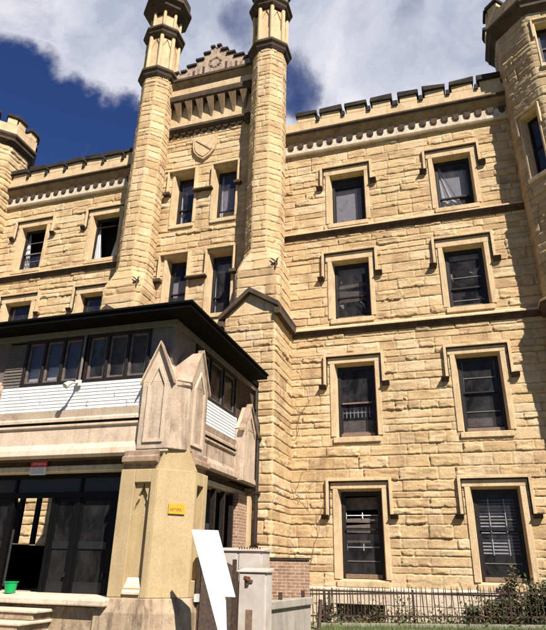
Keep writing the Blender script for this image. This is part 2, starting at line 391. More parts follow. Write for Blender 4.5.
    if 'slats' in style:
        a, b_, n = style['slats']; k = MB(); za, zb = z0 + (z1 - z0) * a, z0 + (z1 - z0) * b_
        for i in range(n):
            z = za + (zb - za) * (i + .5) / n
            k.add([(x0 + .06, yi, z - .012), (x1 - .06, yi, z - .012), (x1 - .06, yi + .03, z + .022), (x0 + .06, yi + .03, z + .022)], [(0, 1, 2, 3)], 'blind')
        for t in (.33, .68):
            xx = x0 + (x1 - x0) * t; k.box(xx - .012, xx + .012, yi - .012, yi - .004, za, zb, 'drape')
        k.build('slatted_blind', o)
    if 'grille' in style:
        for (a, b_, n, tone) in style['grille']:
            k = MB(); za, zb = z0 + (z1 - z0) * a, z0 + (z1 - z0) * b_
            for i in range(n):
                xx = x0 + .1 + (x1 - x0 - .2) * i / (n - 1); k.box(xx - .013, xx + .013, yi - .02, yi - .002, za, zb, tone)
            zz = (za + zb) / 2; k.box(x0 + .1, x1 - .1, yi - .022, yi - .0205, zz - .012, zz + .012, tone)
            k.build('grille', o)
    if 'boards' in style:
        k = MB()
        for (a, b_, tilt) in style['boards']:
            za, zb = z0 + (z1 - z0) * a, z0 + (z1 - z0) * b_
            k.prism([(x0 + .08, yi + .02, za), (x1 - .08, yi + .02, za + tilt), (x1 - .08, yi + .02, zb + tilt), (x0 + .08, yi + .02, zb)], (0, .025, 0), 'board')
        k.build('board', o)
    if 'drapes' in style:
        k = MB()
        for (a, b_, c, d_) in style['drapes']:                    # top width range, bottom width range (fractions)
            n = 10; W = x1 - x0; top = []; bot = []
            for i in range(n + 1):
                t = i / n; wob = .03 * math.sin(t * 18)
                top.append((x0 + W * (a + (b_ - a) * t), yi + wob, z1 - .02)); bot.append((x0 + W * (c + (d_ - c) * t), yi + wob, z0 + .05))
            vs = top + bot; k.add(vs, [(i, i + 1, n + 2 + i, n + 1 + i) for i in range(n)], style.get('dm', 'drape'))
        k.build('curtain', o, smooth=True)
    if 'shards' in style:                                          # torn film / broken glass hanging in the sash
        k = MB(); rr = random.Random(style['shards'])
        W = x1 - x0; H = z1 - z0
        for _ in range(6):
            cx = x0 + W * rr.choice([rr.uniform(.1, .28), rr.uniform(.72, .9), rr.uniform(.2, .8)]); cz = z0 + H * rr.uniform(.08, .7)
            q = [(cx + rr.uniform(-.1, .1) , yf + .1 + rr.uniform(-.01, .02), cz + rr.uniform(-.22, .22)) for _ in range(3)]
            k.add(q, [(0, 1, 2)], 'blind')
        k.build('torn_film', o)
    return o
CORN_Z = 13.6
def wing_cornice(xa, xb, y, pos, left=False):
    c = MB()
    # frieze band, hollow moulding and parapet
    path = [(xa, y), (xb, y)]
    c.sweep([(-.05, 13.60), (.13, 13.60), (.16, 13.66), (.16, 14.0), (.10, 14.04), (-.05, 14.04)], path, 'trim')
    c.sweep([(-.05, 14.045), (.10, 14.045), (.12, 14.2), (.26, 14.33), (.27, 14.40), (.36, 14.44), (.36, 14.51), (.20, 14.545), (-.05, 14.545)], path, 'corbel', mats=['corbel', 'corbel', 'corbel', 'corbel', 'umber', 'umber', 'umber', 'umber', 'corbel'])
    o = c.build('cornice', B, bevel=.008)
    n = int((xb - xa) / .36)
    for i in range(n):
        x = xa + (i + .5) * (xb - xa) / n; d = MB()
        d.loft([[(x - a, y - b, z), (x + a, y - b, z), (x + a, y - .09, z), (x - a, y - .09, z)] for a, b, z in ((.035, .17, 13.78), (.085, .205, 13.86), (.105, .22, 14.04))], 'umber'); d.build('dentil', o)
    k = MB(); k.sweep([(-.28, 14.55), (.24, 14.55), (.24, 14.98), (-.28, 14.98)], path, 'dressed')
    p = k.build('parapet', B, bevel=.012)
    for (a, b) in pos:
        m = MB(); m.box(a, b, y - .238, y + .26, 14.983, 15.30, 'dressed')
        j = random.uniform(-.03, .03)
        m.loft([[(a - .06, y - .33, 15.22 + j), (b + .06, y - .33, 15.23), (b + .06, y + .31, 15.29), (a - .06, y + .31, 15.28)],
                [(a - .06, y - .33, 15.42), (b + .06, y - .33, 15.42 + j), (b + .06, y + .31, 15.44), (a - .06, y + .31, 15.43)],
                [(a + .02, y - .15, 15.50), (b - .03, y - .15, 15.50 + j), (b - .03, y + .17, 15.50), (a + .02, y + .17, 15.5)]], 'cap')
        m.v = m.v[:-12] + [(p_[0] + random.gauss(0, .018), p_[1] + random.gauss(0, .018), p_[2] + random.gauss(0, .02)) for p_ in m.v[-12:]]
        m.build('merlon', p, bevel=.02)
    for (a, b) in zip([q[1] for q in pos[:-1]], [q[0] for q in pos[1:]]):   # sloping black sills of the gaps
        m = MB(); m.prism([(a + .065, y - .30, 14.90), (a + .065, y - .30, 15.10), (a + .065, y + .28, 15.19), (a + .065, y + .28, 14.985)], (b - a - .13, 0, 0), 'cap'); m.build('embrasure_sill', p)
def string(path, z, name='string_course'):
    c = MB()
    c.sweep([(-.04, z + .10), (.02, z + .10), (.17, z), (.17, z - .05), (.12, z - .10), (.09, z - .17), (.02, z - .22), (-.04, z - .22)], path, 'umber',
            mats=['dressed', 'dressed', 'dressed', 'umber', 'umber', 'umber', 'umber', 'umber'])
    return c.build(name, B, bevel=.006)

# --- right wing -----------------------------------------------------
XL, XR = -4.48, 2.92
cols = {'a': (-3.08, -1.97, -3.45, -1.64), 'b': (.41, 1.52, .06, 1.87)}
rows = {1: (-.33, 1.87, 2.2, .98), 2: (3.39, 5.52, 5.86, .98), 3: (7.08, 9.05, 9.46, .96), 4: (10.58, 12.49, 12.9, .86)}
styles = {
    ('a', 1): dict(boards=[(.78, .93, .03), (.52, .64, -.02), (.40, .50, .01), (.6, .68, .06)], grille=[(.68, .76, 3, 'drape'), (.31, .39, 3, 'drape')], meet=.55, bar=.28, top=False),
    ('a', 2): dict(grille=[(.28, .42, 9, 'blind')], blind=(0, .24), meet=.47, railm='frame_tan', bm='board'),
    ('a', 3): dict(blind=(.84, .95), boards=[(.60, .66, .04), (.34, .42, .05), (.44, .56, -.08)], shards=5, meet=.4),
    ('a', 4): dict(blind=(.1, .80), meet=.82, shards=9),
    ('b', 1): dict(slats=(.28, .9, 17), meet=.55, bar=.28),
    ('b', 2): dict(meet=.52, bar=.45, blind=(.0, .2), bm='board', drapes=[(.0, .14, .0, .08), (.88, 1, .92, 1)]),
    ('b', 3): dict(meet=.34, shards=21, bar=.3, blind=(.86, .95)),
    ('b', 4): dict(meet=.24, blind=(.26, .82), drapes=[(0, .1, 0, .75)]),
}
holes = []
for c, (x0, x1, h0, h1) in cols.items():
    for r, (z0, z1, zt, dr) in rows.items():
        holes.append((x0 - .10, x1 + .10, z0 - .1, z1 + .12))
        window(B, x0, x1, z0, z1, 0, styles[c, r], hood=(h0, h1, zt, dr))
holes += [(-3.25, -2.0, -3, -.93), (.35, 1.55, -3, -.93)]
masonry('wing_wall', B, XL - 1.2, XR, -.55, 13.62, flat(0), holes, du=.024, dz=.026, amp=.043, seed=3)
pl = MB()
for a, b in ((XL, -3.25), (-2.0, .35), (1.55, XR)): pl.box(a, b, -.06, .3, -1.9, -.93, 'trim')
pl.box(XL, XR, -.06, .3, -.925, -.62, 'trim'); pl.prism([(XL, -.09, -.615), (XL, -.09, -.56), (XL, .02, -.50), (XL, .02, -.615)], (XR - XL, 0, 0), 'trim')
pl.build('plinth', B, bevel=.015)
for a, b in ((-3.25, -2.0), (.35, 1.55)):
    g = MB(); g.box(a, b, .22, .26, -1.9, -.93, 'board'); g.box(a, b, .05, .11, -1.9, -1.5, 'frame').box(a, a + .06, .15, .2, -1.5, -.93, 'frame').box(b - .06, b, .15, .2, -1.5, -.93, 'frame')
    for i in range(5): x = a + .14 + i * (b - a - .28) / 4; g.box(x - .015, x + .015, .12, .15, -1.9, -.95, 'iron')
    g.build('basement_window', B)
string([(XL - 1.0, 0), (XR, 0)], 10.27); string([(XL, 0), (XR, 0)], 6.72)
wing_cornice(XL - .9, XR, 0, [(-4.24, -3.57), (-3.33, -2.64), (-2.4, -1.72), (-1.46, -.82), (-.5, .09), (.36, 1.0), (1.26, 1.94), (2.18, 2.86)])
bk = MB(); bk.box(-17, 3.2, 1.5, 2.2, -1.9, 14.9, 'interior'); bk.build('back_wall', B)
rf = MB(); rf.box(-17, 3.2, .3, 9, 14.5, 14.7, 'roof'); rf.build('roof', B)

# --- left wing --------------------------------------------------------
LX0, LX1 = -17.05, -10.6
lw = [(-16.0, -14.88, -16.36, -14.46), (-12.62, -11.5, -12.98, -11.1)]
holes = []
lst = {(0, 4): dict(drapes=[(0, .1, 0, .36)], meet=.42, top=False, bottom=True, railm='grey_trim', bar=.5), (1, 4): dict(drapes=[(0, .06, 0, .32), (.95, 1, .62, 1)], lower=False, top=False, meet=.8),
       (0, 3): dict(meet=.5, bar=.4), (1, 3): dict(meet=.5, bar=.4)}
for i, (x0, x1, h0, h1) in enumerate(lw):
    for r in (3, 4):
        z0, z1, zt, dr = rows[r]; holes.append((x0 - .1, x1 + .1, z0 - .1, z1 + .12))
        window(B, x0, x1, z0, z1, 0, lst[i, r], hood=(h0, h1, zt, dr))
masonry('wing_wall', B, LX0, LX1, -1.5, 13.62, flat(0), holes, du=.036, dz=.04, amp=.05, seed=5)
string([(LX0, 0), (LX1, 0)], 10.27); string([(LX0, 0), (LX1, 0)], 6.72)
mp = []; x = LX0 + .1
while x + .68 < LX1: mp.append((x, x + .68)); x += .92
wing_cornice(LX0, LX1, 0, mp)

# --- central bay -------------------------------------------------------
YB = -.2; BX0, BX1 = -9.7, -5.6
bw = [(-9.02, -8.28), (-7.38, -6.62)]
holes = []
for (z0, z1, zt, dr, st) in ((11.40, 13.58, 13.76, 1.0, [dict(meet=.36, drapes=[(.0, .12, .0, .3)], blind=(.72, .9)), dict(meet=.2, lower=False, drapes=[(0, .2, 0, .3)], blind=(.1, .7))]),
                          (7.66, 9.92, 10.1, 1.0, [dict(meet=.44, blind=(.0, .7)), dict(meet=.3, blind=(.75, .9), drapes=[(0, .1, 0, .2)])])):
    for i, (x0, x1) in enumerate(bw):
        holes.append((x0 - .1, x1 + .1, z0 - .1, z1 + .12))
        w = window(B, x0, x1, z0, z1, YB, st[i], hood=False, depth=.4, jamb=.10)
    # one linked label mould over the pair, stepping down between the two lights
    h = MB(); t = .06; pr = .15
    P = [(bw[0][0] - .30, zt - dr), (bw[0][0] - .30, zt), (bw[0][1] + .10, zt), (bw[0][1] + .10, zt - dr), (bw[1][0] - .12, zt - dr), (bw[1][0] - .12, zt), (bw[1][1] + .16, zt), (bw[1][1] + .16, zt - dr)]
    for (a, b) in zip(P[:-1], P[1:]):
        if a[0] == b[0]: h.box(a[0] - t / 2, a[0] + t / 2, YB - pr, YB + .03, min(a[1], b[1]) + .031, max(a[1], b[1]) - .031, 'dressed')
        else: h.box(a[0] - t / 2, b[0] + t / 2, YB - pr - .004, YB + .03, a[1] - t / 2, a[1] + t / 2, 'dressed')
    for xx in (P[0][0], P[-1][0]): h.box(xx - .13, xx + .13, YB - .22, YB + .03, zt - dr - .09, zt - dr + .028, 'umber')
    h.box(P[3][0] - .05, P[4][0] + .05, YB - .22, YB + .03, zt - dr - .1, zt - dr - .032, 'umber')
    h.build('hood_mould', B, bevel=.008)
masonry('bay_wall', B, BX0, BX1, 3.5, 16.6, flat(YB), holes, du=.030, dz=.035, amp=.04, seed=9)
# shield
sh = MB(); sx, sz = -7.93, 14.72
def shield(r, y0, y1, m):
    out = [(-.5, .5), (0, .44), (.5, .5), (.5, .05), (.42, -.22), (.25, -.44), (0, -.62), (-.25, -.44), (-.42, -.22), (-.5, .05)]
    sh.prism([(sx + a * r, y0, sz + b * r) for a, b in out], (0, y1 - y0, 0), m)
shield(1.0, YB - .12, YB + .05, 'dressed'); shield(.84, YB - .145, YB - .11, 'dressed')
sh.prism([(sx - .36, YB - .175, sz + .30), (sx - .26, YB - .175, sz + .36), (sx + .36, YB - .175, sz - .16), (sx + .30, YB - .175, sz - .26)], (0, .04, 0), 'dressed')
sh.build('shield', B, bevel=.015)
cc = MB(); pth = [(BX0 - .1, YB), (BX1 + .05, YB)]
cc.sweep([(-.05, 15.60), (.06, 15.60), (.14, 15.68), (.22, 15.74), (.22, 15.86), (.10, 15.92), (-.05, 15.92)], pth, 'umber')
cc.sweep([(-.05, 16.98), (.34, 16.98), (.40, 17.06), (.42, 17.2), (.42, 17.30), (.30, 17.34), (-.05, 17.34)], pth, 'umber')
cc.sweep([(-.05, 17.345), (.26, 17.345), (.28, 17.74), (-.05, 17.74)], pth, 'dressed')
cc.sweep([(-.05, 17.745), (.28, 17.745), (.33, 17.9), (.44, 18.0), (.48, 18.04), (.48, 18.16), (.34, 18.2), (-.05, 18.2)], pth, 'corbel', mats=['corbel', 'corbel', 'corbel', 'umber', 'umber', 'umber', 'umber', 'umber'])
cc.sweep([(-.05, 15.925), (.06, 15.925), (.06, 16.97), (-.05, 16.97)], pth, 'dressed')
co = cc.build('cornice', B, bevel=.01)
for i in range(13):                                              # little scallops under the lower mould
    sc = MB(); x = -9.5 + i * .3; sc.loft([[(x - a, YB - b, z), (x + a, YB - b, z), (x + a, YB - .01, z), (x - a, YB - .01, z)] for a, b, z in ((.03, .05, 15.46), (.09, .10, 15.52), (.11, .13, 15.598))], 'umber'); sc.build('scallop', co)
for i in range(9):                                               # machicolation corbels, broad above and pointed below
    cb = MB(); x = -9.62 + i * .47
    cb.loft([[(x - a, YB - b, z), (x + a, YB - b, z), (x + a, YB - .055, z), (x - a, YB - .055, z)] for a, b, z in ((.035, .07, 16.22), (.06, .13, 16.42), (.10, .24, 16.68), (.155, .36, 16.975))], 'corbel'); cb.build('corbel', co)
gp = MB(); steps = [(-9.6, 18.75), (-8.95, 18.75), (-8.95, 18.98), (-8.55, 18.98), (-8.55, 19.22), (-8.22, 19.22), (-8.22, 19.5), (-7.95, 19.5), (-7.95, 19.78), (-7.45, 19.78), (-7.45, 19.5), (-7.18, 19.5), (-7.18, 19.22), (-6.85, 19.22), (-6.85, 18.98), (-6.45, 18.98), (-6.45, 18.75), (-5.7, 18.75)]
gp.prism([(-9.6, YB - .2, 18.205)] + [(x, YB - .2, z) for x, z in steps] + [(-5.7, YB - .2, 18.205)], (0, .45, 0), 'porch_side')
go = gp.build('stepped_gable', B, bevel=.02)
gc = MB()
for k in range(0, len(steps) - 1, 2):
    (a, z), (b, _) = steps[k], steps[k + 1]; a -= .03; b += .03
    n = 2 if b - a > .55 else 1
    for i in range(n):
        p0 = a + (b - a) * i / n + (.04 if n > 1 else 0); p1 = a + (b - a) * (i + 1) / n - (.04 if n > 1 else 0)
        gc.loft([[(p0, YB - .27, z + .003), (p1, YB - .27, z + .003), (p1, YB + .3, z + .003), (p0, YB + .3, z + .003)], [(p0, YB - .27, z + .12), (p1, YB - .27, z + .12), (p1, YB + .3, z + .12), (p0, YB + .3, z + .12)],
                 [(p0 + .06, YB - .1, z + .19), (p1 - .06, YB - .1, z + .19), (p1 - .06, YB + .15, z + .19), (p0 + .06, YB + .15, z + .19)]], 'cap')
gc.build('coping', go, bevel=.02)
ct = MB()
for i in range(14):                                             # carved tracery in the gable
    a = i * math.pi / 7; r = .24; ct.box(-7.7 + r * math.cos(a) - .05, -7.7 + r * math.cos(a) + .05, YB - .22, YB - .19, 18.95 + r * math.sin(a) - .05, 18.95 + r * math.sin(a) + .05, 'porch_dirty' if i % 3 else 'umber')
for s_ in (-1, 1):
    for i in range(4): ct.box(-7.7 + s_ * (.5 + i * .22) - .05, -7.7 + s_ * (.5 + i * .22) + .05, YB - .215, YB - .19, 18.5 - i * .02, 18.85 - i * .06, 'porch_dirty' if i % 2 else 'umber')
ct.build('carving', go, bevel=.01)

# --- turrets -------------------------------------------------------------
def collar(pts, z0, z1, out, m='umber'):
    c = MB(); h = z1 - z0
    c.sweep([(-.1, z0), (.03, z0), (out * .55, z0 + h * .25), (out * .65, z0 + h * .42), (out, z0 + h * .6), (out, z0 + h * .8), (out * .6, z1), (-.1, z1)], pts, m, closed=True)
    return c
def turret(cx, cy, seed):
    tr = MB(); w = .61
    o8 = octa(cx, cy, w)
    core = MB(); core.loft([[(x, y, z) for x, y in octa(cx, cy, w - .03)] for z in (6.9, 19.2)], 'dressed'); T = core.build('turret', B)
    place, corner, cum = around(o8)
    def sq8(h, c): return [(cx - h + c, cy - h), (cx + h - c, cy - h), (cx + h, cy - h + c), (cx + h, cy + h - c), (cx + h - c, cy + h), (cx - h + c, cy + h), (cx - h, cy + h - c), (cx - h, cy - h + c)]
    P0 = np.array(o8 + o8[:1]); P1 = np.array(sq8(.735, .12) + sq8(.735, .12)[:1])
    def place2(U, Z, d):
        k = np.clip(np.searchsorted(cum, U, side='right') - 1, 0, 7); t = ((U - cum[k]) / (cum[k + 1] - cum[k]))[..., None]
        f = np.clip((9.35 - Z) / 1.0, 0, 1); f = (f * f * (3 - 2 * f))[..., None]
        A = P0[k] * (1 - f) + P1[k] * f; E = P0[k + 1] * (1 - f) + P1[k + 1] * f; D = E - A; D = D / np.maximum(np.hypot(D[..., 0], D[..., 1])[..., None], 1e-6)
        q = A + (E - A) * t + np.stack([D[..., 1], -D[..., 0]], -1) * d[..., None]
        return q[..., 0], q[..., 1], Z
    masonry('shaft', T, 0, cum[-1], 6.9, 18.02, place2, du=.026, dz=.032, amp=.019, seed=seed, maxlen=.75, corner=corner)
    collar(o8, 17.98, 18.48, .20).build('collar', T, bevel=.01)
    # panelled stage with engaged shafts and cusped heads
    st = MB(); st.loft([[(x, y, z) for x, y in octa(cx, cy, .53)] for z in (18.4, 21.6)], 'dressed')
    for (x, y) in octa(cx, cy, .60):
        st.loft([[(x + .085 * math.cos(a), y + .085 * math.sin(a), z) for a in [k * math.pi / 4 for k in range(8)]] for z in (18.5, 20.3)], 'dressed')
    st.build('panelled_stage', T, bevel=.01)
    hd = MB(); pp = octa(cx, cy, .60)
    for i in range(8):
        a, b = Vector(pp[i]), Vector(pp[(i + 1) % 8]); d = (b - a); nrm = Vector((d.y, -d.x)).normalized()
        def q(t, z, o): p = a + d * t + nrm * o; return (p.x, p.y, z)
        for (t0, t1, t2) in ((.12, .5, .12), (.88, .5, .88)):
            hd.prism([q(t0, 19.75, -.03), q(t1, 20.22, -.03), q(t2, 20.22, -.03)], (-nrm.x * .05, -nrm.y * .05, 0), 'dressed')
    hd.build('cusped_head', T)
    collar(octa(cx, cy, .62), 20.3, 20.8, .21).build('collar', T, bevel=.01)
    s3 = MB(); s3.loft([[(x, y, z) for x, y in octa(cx, cy, .46)] for z in (20.8, 22.6)], 'dressed')
    for (x, y) in octa(cx, cy, .56): s3.loft([[(x + .07 * math.cos(a), y + .07 * math.sin(a), z) for a in [k * math.pi / 4 for k in range(8)]] for z in (20.8, 21.9)], 'dressed')
    s3.build('lantern_stage', T)
    s4 = collar(octa(cx, cy, .56), 21.75, 22.5, .42); s4.loft([[(x, y, z) for x, y in octa(cx, cy, r)] for r, z in ((.9, 22.45), (.9, 22.9), (.7, 23.0), (.5, 24.0), (.1, 25.2))], 'cap'); s4.build('crown', T, bevel=.01)
    # broach: octagon to square, on a square pier with a gabled black weathering
    pr = MB(); x0, x1, yf, yr = cx - .78, cx + .78, -1.8, .3
    place, corner, cum = around([(x0, yf), (x1, yf), (x1, yr), (x0, yr)])
    masonry('pier', T, 0, cum[2], -1.6, 6.75, place, du=.026, dz=.028, amp=.042, seed=seed + 1, corner=corner)
    gg = MB(); gg.prism([(x0, yf, 6.74), (x1, yf, 6.74), (x1, yf, 6.9), (cx, yf, 7.38), (x0, yf, 6.75)], (0, yr - yf, 0), 'dressed'); gg.build('pier_gable', T)
    cp = MB(); a, b = x0 - .15, x1 + .15; t = .17; yy = yf - .17
    for (p, z, q_, zz) in ((a, 6.52, cx, 7.36), (cx, 7.36, b, 6.80)):
        cp.prism([(p, yy, z), (q_, yy, zz), (q_, yy, zz + t), (p, yy, z + t)], (0, .32, 0), 'umber')
        cp.prism([(p, yy + .322, z + .03), (q_, yy + .322, zz + .03), (q_, yy + .322, zz + t - .01), (p, yy + .322, z + t - .01)], (0, yr - yy - .33, 0), 'cap')
    cp.box(x1 + .002, b + .03, yy + .02, -.03, 6.60, 6.79, 'umber'); cp.box(a - .03, x0 - .002, yy + .02, -.03, 6.34, 6.51, 'umber')
    cp.build('weathering', T, bevel=.012)
turret(-5.26, -.6, 21); turret(-10.1, -.6, 31)

# --- corner towers ---------------------------------------------------------
def tower(cx, cy, w, seed, detail, side):
    o8 = octa(cx, cy, w); P8 = o8
    core = MB(); core.loft([[(x, y, z) for x, y in octa(cx, cy, w - .42)] for z in (-1.6, 17.2)], 'interior'); T = core.build('corner_tower', B)
    place, corner, cum = around(o8); L = cum[1]
    hl = []
    wins = []
    if side > 0:   # windows in the angled face (edge 7) and the front face (edge 0)
        wins = [(7, 10.55, 12.75, .22), (7, 3.5, 5.6, .22), (0, 14.3, 16.0, .22)]
        for k, z0, z1, h in wins: hl.append((cum[k] + L / 2 - h - .1, cum[k] + L / 2 + h + .1, z0 - .05, z1 + .1))
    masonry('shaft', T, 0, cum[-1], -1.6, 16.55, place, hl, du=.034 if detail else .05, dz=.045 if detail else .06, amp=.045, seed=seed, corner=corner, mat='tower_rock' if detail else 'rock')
    for k, z0, z1, h in wins:
        A = Vector(P8[k]); E = Vector(P8[(k + 1) % 8]); d = (E - A).normalized(); nn = Vector((d.y, -d.x)); mid = (A + E) / 2
        def q(u, o, z): p = mid + d * u + nn * o; return (p.x, p.y, z)
        fr = MB(); yf = -.3
        def bx(m, u0, u1, o0, o1, a, b): 
            m_ = [q(u0, o0, a), q(u1, o0, a), q(u1, o0, b), q(u0, o0, b)]; fr.prism(m_, tuple(nn * (o1 - o0)) + (0,), m)
        bx('frame', -h, -h + .06, yf, yf + .07, z0, z1); bx('frame', h - .06, h, yf, yf + .07, z0, z1); bx('frame', -h + .06, h - .06, yf, yf + .07, z0, z0 + .08); bx('frame', -h + .06, h - .06, yf, yf + .07, z1 - .06, z1)
        zmid = (z0 + z1) / 2; bx('frame', -h + .06, h - .06, yf, yf + .07, zmid - .03, zmid + .03)
        wo = fr.build('window', T)
        fr = MB(); bx('glass', -h + .06, h - .06, yf + .02, yf + .028, z0 + .08, z1 - .06); fr.build('pane', T).parent = wo
        fr = MB(); bx('interior', -h - .1, h + .1, yf - .11, yf - .1, z0 - .1, z1 + .1); fr.build('room', T).parent = wo
        fr = MB()
        fr.add([q(-h - .07, .03, z0), q(-h, yf + .07, z0), q(-h, yf + .07, z1), q(-h - .07, .03, z1 + .05)], [(0, 1, 2, 3)], 'dressed')
        fr.add([q(h + .07, .03, z0), q(h, yf + .07, z0), q(h, yf + .07, z1), q(h + .07, .03, z1 + .05)], [(0, 1, 2, 3)], 'dressed')
        fr.add([q(-h - .07, .03, z1 + .05), q(h + .07, .03, z1 + .05), q(h, yf + .07, z1), q(-h, yf + .07, z1)], [(0, 1, 2, 3)], 'dressed')
        bx('dressed', -h - .13, -h - .07, -.05, .03, z0 - .1, z1 + .05); bx('dressed', h + .07, h + .13, -.05, .03, z0 - .1, z1 + .05); bx('dressed', -h - .13, h + .13, -.05, .03, z1 + .052, z1 + .14)
        bx('trim', -h - .15, h + .15, -.25, .10, z0 - .14, z0 - .01)
        fr.build('surround', T, bevel=.01).parent = wo
        fr = MB()
        bx('dressed', -h - .20, -h - .135, -.02, .09, z1 - .55, z1 + .15); bx('dressed', h + .135, h + .20, -.02, .09, z1 - .55, z1 + .15); bx('dressed', -h - .20, h + .20, -.02, .094, z1 + .152, z1 + .22)
        fr.build('hood_mould', T, bevel=.01).parent = wo
    c = MB(); c.sweep([(-.05, 16.5), (.05, 16.5), (.12, 16.6), (.22, 16.68), (.22, 16.78), (.3, 16.9), (.3, 17.0), (.22, 17.04), (-.3, 17.04)], o8, 'umber', closed=True)
    c.build('cornice', T, bevel=.01)
    pw = octa(cx, cy, w + .22)
    c = MB(); c.sweep([(-.34, 17.045), (0, 17.045), (0, 17.5), (-.34, 17.5)], pw, 'dressed', closed=True); pa = c.build('parapet', T, bevel=.012)
    for k in range(8):
        A, E = Vector(pw[k]), Vector(pw[(k + 1) % 8]); d = (E - A).normalized(); n = Vector((d.y, -d.x)); Lk = (E - A).length
        for (a, b) in ((.06, Lk * .36), (Lk * .64, Lk - .06)):
            m = MB()
            def q(u, o, z): p = A + d * u + n * o; return (p.x, p.y, z)
            m.loft([[q(a, -.002, z), q(b, -.002, z), q(b, -.33, z), q(a, -.33, z)] for z in (17.503, 17.86)], 'dressed')
            m.loft([[q(a - .05, .07, z), q(b + .05, .07, z), q(b + .05, -.4, z), q(a - .05, -.4, z)] for z in (17.84, 17.98)] + [[q(a + .03, -.06, 18.08), q(b - .03, -.06, 18.08), q(b - .03, -.25, 18.08), q(a + .03, -.25, 18.08)]], 'cap')
            m.build('merlon', pa, bevel=.02)
    # base of the tower below the lower string course is a little stouter
    ob = octa(cx, cy, w + .07)
    c = MB(); c.sweep([(-.04, 6.82), (.02, 6.82), (.20, 6.72), (.20, 6.66), (.14, 6.6), (.10, 6.5), (.07, 6.44), (-.04, 6.44)], o8, 'umber', closed=True, mats=['dressed'] * 3 + ['umber'] * 5); c.build('string_course', T)
tower(4.22, -.08, 1.3, 41, True, 1); tower(-18.35, -.135, 1.3, 51, False, -1)

# ================================================================== THE PORCH
XS, YF = -5.0, -6.8
PX0 = -9.55
P = thing('entrance_porch', (-7.2, -4.3, -1.6), 'two-storey enclosed porch of pale stone with white clapboard, dark windows and wide black eaves', 'porch')
path = [(PX0, YF), (XS, YF), (XS, -1.82)]
lpath = [(PX0, -.3), (PX0, YF)]
full = lpath[:1] + [(PX0, YF), (XS, YF), (XS, -1.82)]
# storey-high stone spandrel with mouldings
c = MB()
c.sweep([(-.30, 1.76), (.10, 1.76), (.14, 1.82), (.12, 1.92), (.06, 2.0), (.03, 2.04), (.03, 2.36), (.07, 2.375), (.07, 2.42), (.02, 2.43), (.02, 2.455), (.08, 2.47), (.08, 2.53), (.04, 2.56), (.07, 2.70), (-.30, 2.72)], full, 'porch',
        mats=['umber', 'porch', 'porch', 'porch', 'porch', 'porch', 'porch', 'porch', 'umber', 'umber', 'umber', 'porch', 'porch', 'porch', 'porch', 'porch'])
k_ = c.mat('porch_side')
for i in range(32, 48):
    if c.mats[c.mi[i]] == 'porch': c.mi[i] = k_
c.build('spandrel', P, bevel=.006)
c = MB(); c.sweep([(-.5, 1.68), (-.22, 1.68), (-.22, 1.757), (-.5, 1.757)], full, 'umber'); c.sweep([(-.5, 1.55), (-.20, 1.55), (-.18, 1.57), (-.18, 1.66), (-.22, 1.678), (-.5, 1.678)], full, 'trim'); c.build('lintel_band', P)
# clapboard
c = MB(); n = 8; h = (3.27 - 2.725) / n
for i in range(n):
    z = 2.725 + i * h; c.sweep([(-.06, z), (.016, z), (.004, z + h + .008), (-.06, z + h + .012)], path[:2] + [(XS, -3.2)], 'siding')
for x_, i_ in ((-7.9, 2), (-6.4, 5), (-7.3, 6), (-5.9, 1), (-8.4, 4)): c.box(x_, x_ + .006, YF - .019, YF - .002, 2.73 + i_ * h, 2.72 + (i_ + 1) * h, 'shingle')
c.build('clapboard', P)
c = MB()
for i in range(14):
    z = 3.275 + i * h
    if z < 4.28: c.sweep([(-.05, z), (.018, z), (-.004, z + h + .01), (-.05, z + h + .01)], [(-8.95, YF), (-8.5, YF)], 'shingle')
c.build('shaded_shingle_strip', P)  # boards above the sill, eave shade put into their colour
c = MB(); c.sweep([(-.1, 4.30), (.05, 4.30), (.05, 4.43), (-.1, 4.43)], full, 'grey_trim'); c.build('frieze_board', P, bevel=.006)
for q_ in ((-5.52, XS - .125, YF + .02, YF + .12, 3.27, 4.298, 'grey_trim'), (XS - .12, XS - .02, YF + .02, -5.75, 3.27, 4.298, 'grey_trim'), (XS - .12, XS - .02, -3.3, -1.82, 1.76, 4.298, 'umber'),
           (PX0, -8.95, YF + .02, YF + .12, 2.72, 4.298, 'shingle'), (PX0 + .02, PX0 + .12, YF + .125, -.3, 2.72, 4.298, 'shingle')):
    c = MB(); c.box(*q_); c.build('timber_wall', P)
